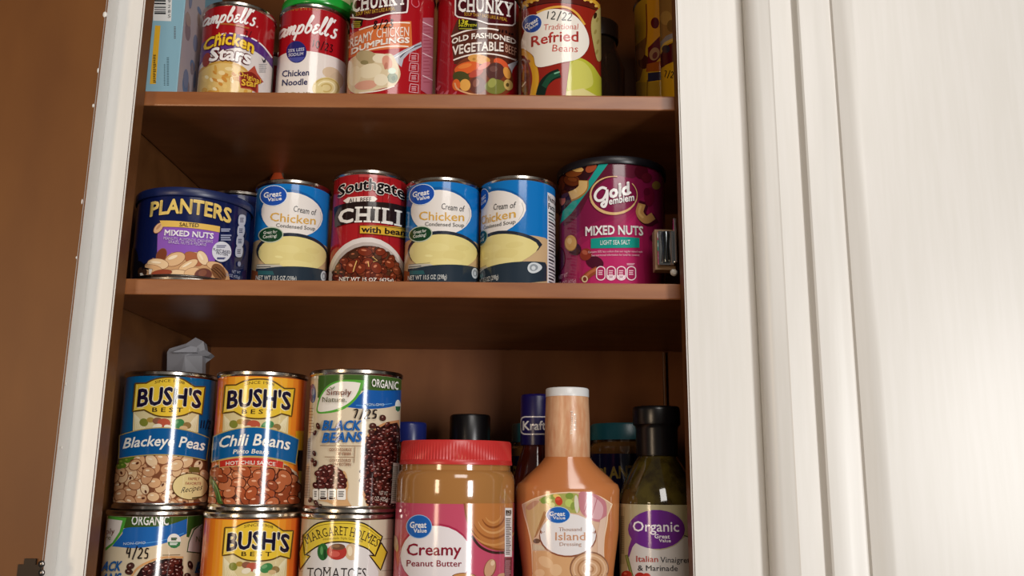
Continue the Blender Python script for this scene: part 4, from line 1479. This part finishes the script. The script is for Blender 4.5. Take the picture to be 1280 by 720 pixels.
def yellow_can(label, X, Y, hand):
    t, lb, L, sf = can('bean_can', label, 'can', .0365, X, Y, Z1, .168, '#c69a22')
    L.at(700, 30).g('picture')
    if hand:
        L.poly('#96703c', [(990, -240), (1200, -240), (1200, 70), (1130, 90), (1060, 140), (995, 200)])
        L.ell('#b08a4a', 1060, -60, 60, 70).ell('#7a5a30', 1110, 20, 40, 60)
        L.poly('#8f8a92', [(1000, 190), (1060, 120), (1200, 60), (1200, 130), (1080, 170), (1010, 250)])
        L.line('#d8b45c', [(1000, 300), (1040, 210), (1110, 165), (1200, 130)], 26, True)
        L.poly('#4a1020', [(1000, 320), (1050, 225), (1200, 150), (1200, 350), (1080, 400), (1000, 450)])
        L.ell('#2c2c3c', 1060, 250, 40, 40)
        L.poly('#cfa01e', [(995, 470), (1060, 410), (1200, 360), (1200, 760), (985, 760)])
    else:
        L.poly('#d2921e', [(870, -240), (1010, -240), (1010, 170), (930, 180), (875, 240)])
        L.poly('#b0841e', [(740, -240), (868, -240), (868, 200), (745, 260)])
        L.line('#6e2a14', [(862, -200), (868, 60), (850, 240), (800, 330)], 12, True)
        L.ell('#5a1018', 950, -10, 42, 56)
        L.poly('#7c5226', [(745, 230), (860, 130), (850, 380), (800, 560), (735, 600)])
        L.ell('#4a2018', 840, 380, 55, 70).ell('#8a5a34', 800, 300, 40, 60)
        L.poly('#5c1420', [(880, 240), (1000, 120), (1010, 330), (960, 380), (880, 400)])
        L.ell('#a07a58', 945, 300, 50, 66, 20).ell('#6a2a24', 950, 315, 24, 36, 20)
        L.poly('#a0541c', [(870, 400), (1010, 370), (1010, 470), (860, 480)])
        L.poly('#2c2a44', [(880, 490), (1010, 478), (1010, 560), (880, 578)])
        L.poly('#a8862a', [(730, 600), (1010, 575), (1010, 760), (725, 760)])
        L.line('#6a4a18', [(875, 560), (872, 740)], 8)
    if hand:
        L.at(700, 30).g('handwriting').hand('#241a10', '7/24', 1035, 530, 1175, 545, 62, 9)
    L.build(lb)
    return t


pA = on_y(830, 60, .165)
pB = on_y(858, 60, .062)
yellow_can('yellow and maroon can, half hidden behind the other yellow can', on_y(794, 60, .150)[0] + .0365, .150, False)
yellow_can('yellow and maroon can tucked behind the right-hand stile, marked 7/24', on_y(826, 60, .072)[0] + .0365, .072, True)

# dark glass jar behind the refried beans
gl = P('smoked_glass', '#a08068', .05, 0.0, Transmission_Weight=.9, IOR=1.45)
pj = on_y(746, 60, .195)
t = thing('glass_jar', 'smoky brown glass jar standing behind the refried beans can', 'jar', (pj[0], .200, Z1))
rj = .030
JS = 1.5
lathe('jar_body', [(q_, w_ * JS) for q_, w_ in [(0, .0005), (rj * .9, .0005), (rj, .003), (rj, .022), (rj * 1.03, .024), (rj, .026), (rj, .048), (rj * 1.03, .05), (rj, .052), (rj, .078), (rj * .8, .09), (rj * .72, .094), (rj * .72, .104),
                   (rj * .66, .104), (rj * .66, .093), (rj * .93, .076), (rj * .93, .004), (0, .004)]], gl, t, 64)
lathe('jar_lid', [(q_, w_ * JS) for q_, w_ in [(0, .1135), (rj * .74, .1135), (rj * .8, .112), (rj * .8, .1), (rj * .75, .0995), (rj * .75, .1052), (0, .1052)]], P('brown_lid', '#33241c', .35), t, 64)

# things behind the middle row
t, lb, L, sf = can('soup_can', 'can with bare silver rim peeking out behind the navy nut tin', 'can', .0335, -.2680, .150, Z2, on_y(300, 245, .135)[2] - Z2, '#27367a')
X, Y = SPOTS['gv1']
pp = on_y(345, 222, .168)
t = thing('snack_pouch', 'orange-red foil pouch whose pointed corner rises behind a blue soup can', 'pouch', (pp[0], .168, Z2))
zp = on_y(350, 206, .165)[2] - Z2
zq = on_y(346, 221, .165)[2] - Z2
V, Fc = [], []
prf = [(0, .009, .007), (.02, .011, .009), (.05, .011, .008), (zq - .012, .011, .006), (zq - .002, .0072, .004), (zq + .005, .0045, .0025), (zp - .003, .003, .0014), (zp, .0008, .0006)]
n = 20
for z, a, b in prf:
    for i in range(n):
        q = 2 * PI * i / n
        V.append((a * math.copysign(abs(math.sin(q)) ** .8, math.sin(q)) + (z / zp) ** 4 * .002, -b * math.cos(q), z))
for j in range(len(prf) - 1):
    for i in range(n):
        Fc.append((j * n + i, j * n + (i + 1) % n, (j + 1) * n + (i + 1) % n, (j + 1) * n + i))
Fc.append(tuple(range(n))[::-1])
Fc.append(tuple((len(prf) - 1) * n + i for i in range(n)))
mesh_obj('pouch_body', V, Fc, P('red_foil', '#c04c22', .45), t, True)
V2 = []
e1 = [(.006, zq - .004), (.0058, zq + .004), (.0035, zp - .002), (.001, zp + .0045), (.0026, zp + .0045), (.0052, zp - .002), (.0076, zq + .004), (.0078, zq - .004)]
mesh_obj('seal_edge', [(x, -.0015, z) for x, z in e1] + [(x, .0015, z) for x, z in e1],
         [tuple(range(8)), tuple(range(15, 7, -1))] + [(i, (i + 1) % 8 + 0, (i + 1) % 8 + 8, i + 8) for i in range(8)], P('foil_seal', '#5a4a3c', .35), t)

# grey plastic bag behind the black-eyed peas
pb = on_y(240, 440, .150)
zA = on_y(247, 423, .150)[2]
zB_ = Z3
t = thing('plastic_bag', 'crumpled grey plastic bag sticking up behind the black-eyed pea can', 'bag', (pb[0], .150, Z3))
outl = [(211, 470), (212, 441), (215, 437), (236, 431), (247, 423), (257, 428), (258.5, 438), (267, 443), (262, 446), (256, 445), (255, 470)]
pt = [on_y(a, b, .150) for a, b in outl]
fr = [(q[0] - pb[0], q[2] - Z3) for q in pt]
fr = [(-.030, .0005)] + fr + [(.030, .0005)]
m = len(fr)
R = random.Random(6)
yo = [R.uniform(-.0015, .0015) for _ in fr]
V = [(x, -.006 + yo[i], z) for i, (x, z) in enumerate(fr)] + [(x, .004 + yo[i], z - (.0015 if z > .1 else 0)) for i, (x, z) in enumerate(fr)]
cz_ = on_y(236, 447, .150)[2] - Z3
V += [(-.003, -.010, cz_), (.004, .009, cz_ - .01)]
Fc = []
for i in range(m):
    j = (i + 1) % m
    Fc += [(i, j, 2 * m), (m + j, m + i, 2 * m + 1), (j, i, m + i), (j, m + i, m + j)]
bag_m = P('grey_plastic', '#a09ea2', .35)
mesh_obj('bag_film', V, Fc, bag_m, t)
q1, q2, q3, q4 = [on_y(a, b, .132) for a, b in ((214, 440), (238, 432), (246, 434), (245, 440))]
fv = [(q[0] - pb[0], -.0165, q[2] - Z3) for q in (q1, q2, q3, q4)]
mesh_obj('bag_fold', fv + [(a, b + .006, c) for a, b, c in fv], [(0, 1, 2, 3), (7, 6, 5, 4), (0, 4, 5, 1), (1, 5, 6, 2), (2, 6, 7, 3), (3, 7, 4, 0)], P('grey_plastic_light', '#b8b8be', .3), t)

# ------------------------------------------------------------------ bottom shelf: jars and bottles
X, Y = pos('pb', .0465, 605, 495.5, 643)
RP = .0465
PBX, PBY = X, Y
sf = Surf(X, Y, Z3, RP)
t = thing('peanut_butter_jar', 'creamy peanut butter jar with red ribbed lid and pink label', 'jar', (X, Y, Z3), -sf.rz)
zf = lambda y: sf.from_px([(569, y)])[0][1]
zlab, zsh, zlid0, zlid1 = zf(630), zf(590), zf(580), zf(549)
pb_m = P('peanut_butter_plastic', '#a5733f', .12, 0.0, Coat_Weight=.6, Coat_Roughness=.05)
lathe('jar_body', [(0, .001), (RP * .86, .0), (RP * .97, .003), (RP - .0004, .008), (RP - .0004, zlab - .0003), (RP, zlab + .0012), (RP, zsh - .006), (RP * .985, zsh - .002), (RP * .955, zsh + .0005), (RP * .93, zsh + .0015), (RP * .93, zlid0 + .001), (0, zlid0 + .001)], pb_m, t, 110)
lathe('lid', [(RP * .90, zlid0 - .0003), (RP * .955, zlid0 - .0003), (RP * .96, zlid0 + .0008), (RP * .952, zlid0 + .0028), (RP * .948, zlid0 + .004), (RP * .940, zlid1 - .0016), (RP * .92, zlid1 - .0002), (RP * .6, zlid1), (0, zlid1)],
      P('red_lid_plastic', '#c0302e', .3), t, 220, flute=1, fdepth=.0006, fz=(zlid0 + .0026, zlid1 - .001))
lb = sheet('label', sf, .010, zlab, '#c04e68', t)
L = Art(sf).at(490, 630).g('picture')
L.poly('#8f5026', catmull([(715, -6), (738, 150), (798, 290), (900, 405), (1030, 462), (1210, 470)]) + [(1215, -6)])
L.poly('#b8763f', catmull([(735, -6), (758, 150), (818, 280), (910, 380), (1030, 440), (1200, 445)]) + [(1205, -6)])
for k, c in ((1.0, '#c98d52'), (.8, '#96582c'), (.62, '#cf9760'), (.45, '#8a4e26'), (.3, '#c98d52')):
    L.line(c, [(1010 + 265 * k * math.cos(a), 90 + 320 * k * math.sin(a)) for a in np.linspace(.25, 2.7, 22)], 22, taper=True)
L.line('#3e241f', [(795, 318), (880, 425), (1000, 482), (1130, 486)], 26, True)
L.ell('#a82a4c', 440, 512, 366, 318).ell('#e6dfe2', 440, 522, 354, 306)
L.ell('#8a5238', 978, 645, 58, 100, 18).ell('#c79a78', 978, 640, 50, 92, 18).ell('#e0c0a0', 1005, 590, 20, 28, 18)
L.ell('#c8a488', 42, 395, 24, 82, -8)
L.ell('#8a5238', 720, 730, 125, 44).ell('#c28c52', 720, 728, 112, 34)
L.ell('#c79a78', 1110, 730, 60, 40)
L.g('nutrition_panel')
L.poly('#e8e4e4', [(1128, 38), (1200, 40), (1196, 528), (1124, 528)])
L.text('#241c20', 'N', 1135, 100, 1190, 100, 40, bold=.06)
L.bars('#241c20', 1134, 60, 1192, 120, 3, 12)
L.bars('#3a3236', 1134, 140, 1190, 510, 21, 9)
L.poly('#6a2a3c', [(1124, 535), (1196, 535), (1190, 760), (1120, 760)])
L.bars('#b88a98', 1132, 560, 1184, 740, 9, 8)
gv_logo(L, 274, 226, 122, 113, 0, ring='#9cc0e6', blue='#1f62b6')
L.g('lettering')
L.text('#8c1e33', 'Creamy', 150, 512, 692, 512, 122, bold=.025)
L.text('#8c1e33', 'Peanut Butter', 150, 622, 696, 626, 66, bold=.012)
L.build(lb)

# thousand island bottle (flat oval body)
TA = .0425
yT = .044
pT = on_y(709.5, 640, yT)
XT = pT[0]
TI0 = Surf(XT, yT, Z3, .0420, .0270)
zz = lambda y, s=None: float(TI0.from_px([(709, y)])[0][1])
ztop, zneck, zsho, zwide, zlow = zz(482), zz(572), zz(592), zz(612), zz(720)


def half(y, xl, xr):
    d = ray([(xl, y), (xr, y)])
    return (d[1][0] / d[1][1] - d[0][0] / d[0][1]) * (DIST + yT) / 2


h_w, h_l = half(612, 644.5, 774), half(718, 652, 766)
kf = lambda z: np.interp(z, [0, zlow - .03, zlow, (zlow + zwide) / 2, zwide], [1.0 * h_l / h_w * 1.04, h_l / h_w * .99, h_l / h_w, .972, 1.0])
sf = Surf(XT, yT, Z3, h_w, .0270, k=kf)
sf.rz = math.atan2(XT, yT + DIST)
t = thing('dressing_bottle', 'orange thousand island dressing bottle with white-topped wrapped neck', 'bottle', (XT, yT, Z3), -sf.rz)
TH_m = P('dressing_plastic', '#bd7645', .16, 0.0, Coat_Weight=.5, Coat_Roughness=.05)
rn = half(540, 680.5, 735) * 1.0
rings = [(0.0, .90 * kf(0.0) * h_w, .022), (.003, kf(.003) * h_w * .98, .0262)]
for z in np.linspace(.006, zwide, 26):
    rings.append((float(z), float(kf(z)) * h_w, .0270 * float(kf(z))))
for tt in np.linspace(.08, 1, 14):
    z = zwide + (zneck + .002 - zwide) * tt
    w = h_w + (rn - h_w) * (tt ** 1.0 * .55 + .45 * (1 - math.cos(tt * PI)) / 2)
    if tt < .2:
        w = h_w * (1 - .02 * tt / .2 * 2)
    d_ = .0270 + (rn - .0270) * tt
    rings.append((z, max(w, rn), max(d_, min(rn, .0270))))
rings.append((ztop - .006, rn * .97, rn * .97))
n = 96
V, Fc = [], []
for z, a, b in rings:
    for i in range(n):
        q = 2 * PI * i / n
        V.append((a * math.sin(q), -b * math.cos(q), z))
for j in range(len(rings) - 1):
    for i in range(n):
        Fc.append((j * n + i, j * n + (i + 1) % n, (j + 1) * n + (i + 1) % n, (j + 1) * n + i))
Fc.append(tuple(range(n))[::-1])
Fc.append(tuple((len(rings) - 1) * n + i for i in range(n)))
bd = mesh_obj('bottle_body', V, Fc, TH_m, t, True)
wrap_m = vary(P('neck_shrink_wrap', '#cf9c74', .3), '#c98f68', '#d8ac86', (60, 60, 14), bump=.35, nscale=5, dist=.0006)
nk = lathe('neck_wrap', [(rn * 1.0, zneck), (rn * 1.03, zneck + .001), (rn * 1.03, (zneck + ztop) / 2), (rn * .985, ztop - .0065), (rn * .96, ztop - .0062)], wrap_m, t, 72)
ns = Surf(XT, yT, Z3, rn * 1.03)
ns.rz = sf.rz
L = Art(ns).at(630, 470).g('neck_lettering')
for i, (x, st) in enumerate(((655, 'Thousand'), (690, 'Island'))):
    pts = text_tris(st, .02)
    u, v = pts[:, :, 0], pts[:, :, 1]
    hgt = 240 if i == 0 else 160
    L._add(np.stack([x + 32 - v * 26, 590 - i * 50 - u * hgt], 2), '#f0e2d4')
L.build(nk)
lathe('white_cap', [(rn * .9, ztop - .0075), (rn * 1.0, ztop - .0070), (rn * 1.0, ztop - .001), (rn * .96, ztop), (0, ztop)], P('white_plastic', '#dcdcdc', .3), t, 72)
# front label of the bottle
L = Art(sf).at(630, 630).g('label')
out = catmull([(182, 5), (300, -52), (450, -98), (620, -116), (800, -114), (950, -78), (1082, 2)]) + catmull([(1040, 90), (1028, 200), (1004, 330), (996, 470), (1002, 600), (1000, 800)])[1:] + catmull([(288, 800), (285, 640), (275, 420), (240, 240), (205, 120)])
L.poly('#d5b196', out, out=('#ecd2b2', 9))
L.g('label_picture')
L.poly('#c9a878', [(215, 40), (330, -20), (440, 20), (420, 120), (300, 330), (290, 390)], smooth=True)
L.poly('#a67448', [(400, 70), (440, 90), (320, 330), (300, 340)])
L.poly('#b98a72', [(225, 30), (300, -30), (350, -20), (260, 60)], smooth=True)
L.poly('#a8a85c', catmull([(350, -40), (450, -90), (600, -105), (735, -100), (752, -20), (740, 90), (560, 60), (430, 0)], True))
for c, x, y, a, b, r in (('#7d9440', 410, -40, 46, 34, -30), ('#d8d890', 455, -40, 26, 34, 20), ('#8aa048', 480, -70, 40, 22, 0), ('#e8c470', 530, -75, 40, 22, 20), ('#c4442c', 548, -30, 36, 46, -20), ('#d85a40', 540, -50, 26, 14, 0), ('#7d9440', 655, -80, 40, 32, 0),
                         ('#b8c868', 650, -10, 40, 40, 20), ('#8a9a48', 690, 20, 26, 40, 10), ('#e2dc9c', 480, 10, 30, 26, 0), ('#d8d2bc', 725, 0, 22, 90, -4)):
    L.ell(c, x, y, a, b, r)
L.poly('#c07c84', catmull([(752, -110), (870, -108), (960, -70), (1020, 0), (1010, 160), (900, 170), (770, 80)], True))
L.poly('#d4a6ac', catmull([(850, -80), (940, -40), (990, 40), (960, 150), (860, 130), (800, 60)], True))
L.line('#b0606c', [(800, 80), (830, 0), (870, -90)], 8, True).line('#b0606c', [(880, 110), (910, 10), (930, -60)], 7, True)
L.poly('#d9bba6', [(960, 160), (1020, 120), (1000, 330), (992, 480), (1000, 600), (1000, 800), (940, 800), (930, 300)])
L.poly('#ccbaa0', [(290, 400), (420, 420), (400, 460), (292, 460)])
L.ell('#6a4a38', 330, 370, 34, 24)
L.poly('#d0a274', [(292, 470), (420, 470), (560, 520), (720, 540), (680, 800), (290, 800)])
for x, y, a, b, r in ((420, 580, 80, 50, 30), (520, 660, 60, 60, 0), (360, 690, 50, 40, 0)):
    L.ell('#dcb68c', x, y, a, b, r)
L.ell('#8a4e34', 640, 318, 284, 214).ell('#e3dfe0', 640, 306, 276, 210)
L.ell('#8d6248', 850, 645, 194, 172).ell('#c79c76', 852, 650, 182, 160)
for k, c in ((.85, '#dab694'), (.62, '#a87850'), (.4, '#dab694'), (.2, '#a87850')):
    L.line(c, [(852 + 182 * k * math.cos(a), 650 + 160 * k * math.sin(a)) for a in np.linspace(0, 2 * PI, 26)], 15)
gv_logo(L, 543, 110, 114, 80, 0, ring='#c9d6e6', blue='#1f62b6')
L.g('label_lettering')
L.text('#d3a58e', 'Thousand', 550, 272, 776, 270, 40, bold=.005)
L.text('#cf9a78', 'Island', 515, 362, 812, 362, 84, bold=.012)
L.text('#d3a58e', 'Dressing', 558, 418, 772, 418, 38, bold=.005)
L.build(bd)

# Italian vinaigrette bottle
yV = .052
pc = on_y(824.5, 690, yV)
XV = pc[0]
RV = .0325
sv = Surf(XV, yV, Z3, RV)
zv = lambda y, x=822: float(sv.from_px([(x, y)])[0][1])
zl, zs0, zcb, zct = zv(631), zv(628), zv(569), zv(505)
t = thing('dressing_bottle', 'dark Italian vinaigrette bottle with black cap beside the right-hand stile', 'bottle', (XV, yV, Z3), -sv.rz)
vg = P('vinaigrette_glass', '#332a10', .07, 0.0, Coat_Weight=.8, Coat_Roughness=.03)
vary(vg, '#2a200c', '#4a4016', (30, 30, 30), nscale=3)
rc = (ray([(849.5, 522)])[0][0] / ray([(849.5, 522)])[0][1] - ray([(790.5, 522)])[0][0] / ray([(790.5, 522)])[0][1]) * (DIST + yV) / 2
rnk = rc * .88
sh = [(RV, zl + .001)]
for tt in np.linspace(0.05, 1, 12):
    z = zl + (zcb - .002 - zl) * tt
    sh.append((RV + (rnk * .97 - RV) * (tt ** 1.5), z))
lathe('bottle_body', [(0, .002), (RV * .8, 0), (RV * .97, .003), (RV - .0004, .008), (RV - .0004, zl - .0002)] + sh + [(rnk * .9, zcb), (rnk * .9, zct - .004), (0, zct - .004)], vg, t, 96)
blk = P('black_plastic', '#0f0d0f', .28)
zc1 = zv(529)
lathe('cap', [(rnk * .93, zcb), (rnk * .99, zcb + .0003), (rnk, zcb + .002), (rnk, zc1 - .003), (rnk * 1.02, zc1 - .001), (rc * .985, zc1 + .0005), (rc, zc1 + .0025), (rc, zct - .003), (rc * .98, zct - .001), (rc * .93, zct), (0, zct)], blk, t, 96)
lb = sheet('label', sv, .012, zl, '#aea583', t)
L = Art(sv).at(730, 630).g('picture')
L.poly('#c9c5c2', catmull([(430, 800), (445, 540), (520, 395), (725, 460), (900, 420), (1010, 330), (1090, 320)]) + [(1120, 800)])
L.poly('#9a9270', [(360, 30), (410, 30), (405, 600), (360, 600)])
L.bars('#5a5440', 370, 120, 402, 500, 30, 6, False)
L.poly('#692a86', [(478, 345), (446, 440), (438, 530), (452, 530), (486, 430), (530, 375)])
L.ell('#692a86', 725, 254, 284, 196)
L.line('#4a4a40', [(1000, 315), (1070, 340)], 10)
L.line('#66753a', [(425, 510), (450, 610), (490, 760)], 32, True).line('#8a9a58', [(425, 520), (460, 640), (485, 740)], 9, True)
L.ell('#a5281e', 428, 712, 54, 46).ell('#a5281e', 560, 730, 52, 46).ell('#b43428', 625, 730, 44, 40).ell('#d0604c', 415, 695, 16, 12)
L.g('lettering')
L.text('#f2ecf4', 'Organic', 490, 272, 950, 276, 106, bold=.02)
L.text('#f2ecf4', 'Great', 705, 342, 858, 345, 42, bold=.04)
L.text('#f2ecf4', 'Value', 750, 380, 868, 382, 32, bold=.04)
L.text('#ae3a30', 'Italian', 525, 577, 742, 580, 62, bold=.012)
L.text('#2a2a30', 'Vinaigrette', 765, 585, 1120, 590, 60, bold=.008)
L.text('#2a2a30', '& Marinade', 540, 667, 937, 670, 58, bold=.012)
L.build(lb)


# bottles and jars standing behind
def back_bottle(name, label, cat, cx, ycap, halfpx, yt, yb, Y, body_r, capcol, bodycol, capname='cap', text=None, flute=False):
    q = on_y(cx, (yt + yb) / 2, Y)
    X = q[0]
    rc_ = halfpx / F_PX * np.linalg.norm(q - CAM) * .985
    s_ = Surf(X, Y, Z3, rc_)
    za, zb_ = float(s_.from_px([(cx, yt)])[0][1]), float(s_.from_px([(cx, yb)])[0][1])
    t = thing(name, label, cat, (X, Y, Z3), -s_.rz)
    sh = [(body_r + (rc_ * .86 - body_r) * (tt ** 1.4), zb_ - .045 + .043 * tt) for tt in np.linspace(0, 1, 9)]
    lathe('bottle_body', [(0, .001), (body_r * .85, 0), (body_r, .004)] + sh + [(rc_ * .86, zb_ + .004), (0, zb_ + .004)], P('back_' + name, bodycol, .12, 0, Coat_Weight=.5), t, 64)
    cp_ = lathe(capname, [(rc_ * .87, zb_), (rc_, zb_), (rc_, za - .0025), (rc_ * .96, za - .0006), (rc_ * .9, za), (0, za)], P('cap_' + capcol, capcol, .3), t, 120 if flute else 72, flute=1 if flute else 0, fdepth=.0005, fz=(zb_ + .0005, za - .002))
    return t, cp_, s_, X


back_bottle('sauce_bottle', 'bottle with dark blue cap hiding between black beans and peanut butter', 'bottle', 513, 0, 20, 527, 552, .135, .026, '#1a2464', '#4a2c18')
back_bottle('sauce_bottle', 'bottle with plain black cap standing behind the peanut butter jar', 'bottle', 587.5, 0, 25.5, 517, 552, .148, .029, '#121012', '#2a1710')
t, cp_, s_, XK = back_bottle('sauce_bottle', 'red sauce bottle with tall navy cap bearing white oval lettering', 'bottle', 671.5, 0, 21, 492, 556, .112, .024, '#1c1458', '#5a1c10')
L = Art(s_).at(630, 470).g('cap_lettering')
L.line('#ecebf2', [(440, 408), (260, 408), (195, 412), (170, 440), (164, 495), (170, 550), (195, 578), (260, 582), (440, 580)], 13, True)
L.text('#f2f2f6', 'Kraft', 186, 540, 420, 536, 92, bold=.04)
L.build(cp_)


def back_jar(label, cx, ytop, ybot, Y, halfpx, yscale=1, letters=False):
    q = on_y(cx, ytop, Y)
    X = q[0]
    r_ = halfpx / F_PX * np.linalg.norm(q - CAM)
    s_ = Surf(X, Y, Z3, r_ * 1.06)
    za, zb_ = float(s_.from_px([(cx, ytop)])[0][1]), float(s_.from_px([(cx, ybot)])[0][1])
    t = thing('peanut_butter_jar', label, 'jar', (X, Y, Z3), -s_.rz)
    lathe('lid', [(r_ * .9, zb_), (r_, zb_), (r_, za - .002), (r_ * .96, za - .0003), (0, za)], P('teal_plastic', '#1f5a62', .32), t, 140, flute=1, fdepth=.0005, fz=(zb_ + .0005, za - .0015))
    ra = r_ * 1.06
    zlb = float(s_.from_px([(cx, ybot + 18)])[0][1])
    lathe('jar_body', [(0, .001), (ra * .88, 0), (ra - .0004, .006), (ra - .0004, zlb), (ra, zlb + .001), (ra * .99, zb_ - .006), (r_ * .93, zb_ - .002), (r_ * .93, zb_ + .001), (0, zb_ + .001)], P('dark_peanut_plastic', '#6a4622', .15, 0, Coat_Weight=.5), t, 80)
    lb = sheet('label', s_, .010, zlb, '#171634', t)
    L = Art(s_).at(720, 480, 3).g('lettering')
    if letters:
        L.text('#a88a40', 'PLANTERS', 80, 362, 300, 356, 46, bold=.055, bulge=8)
    else:
        L.lab()
        L.text('#a88a40', 'PLANTERS', -62, zlb * 1000 - 22, 62, zlb * 1000 - 22, 13, bold=.055)
    L.build(lb)


back_jar('dark peanut jar with teal lid behind the vinaigrette bottle, yellow letters showing', 783, 527.5, 549, .148, 44, letters=True)
back_jar('dark peanut jar with teal lid, mostly hidden behind the thousand island bottle', 682, 527.5, 552, .212, 42)
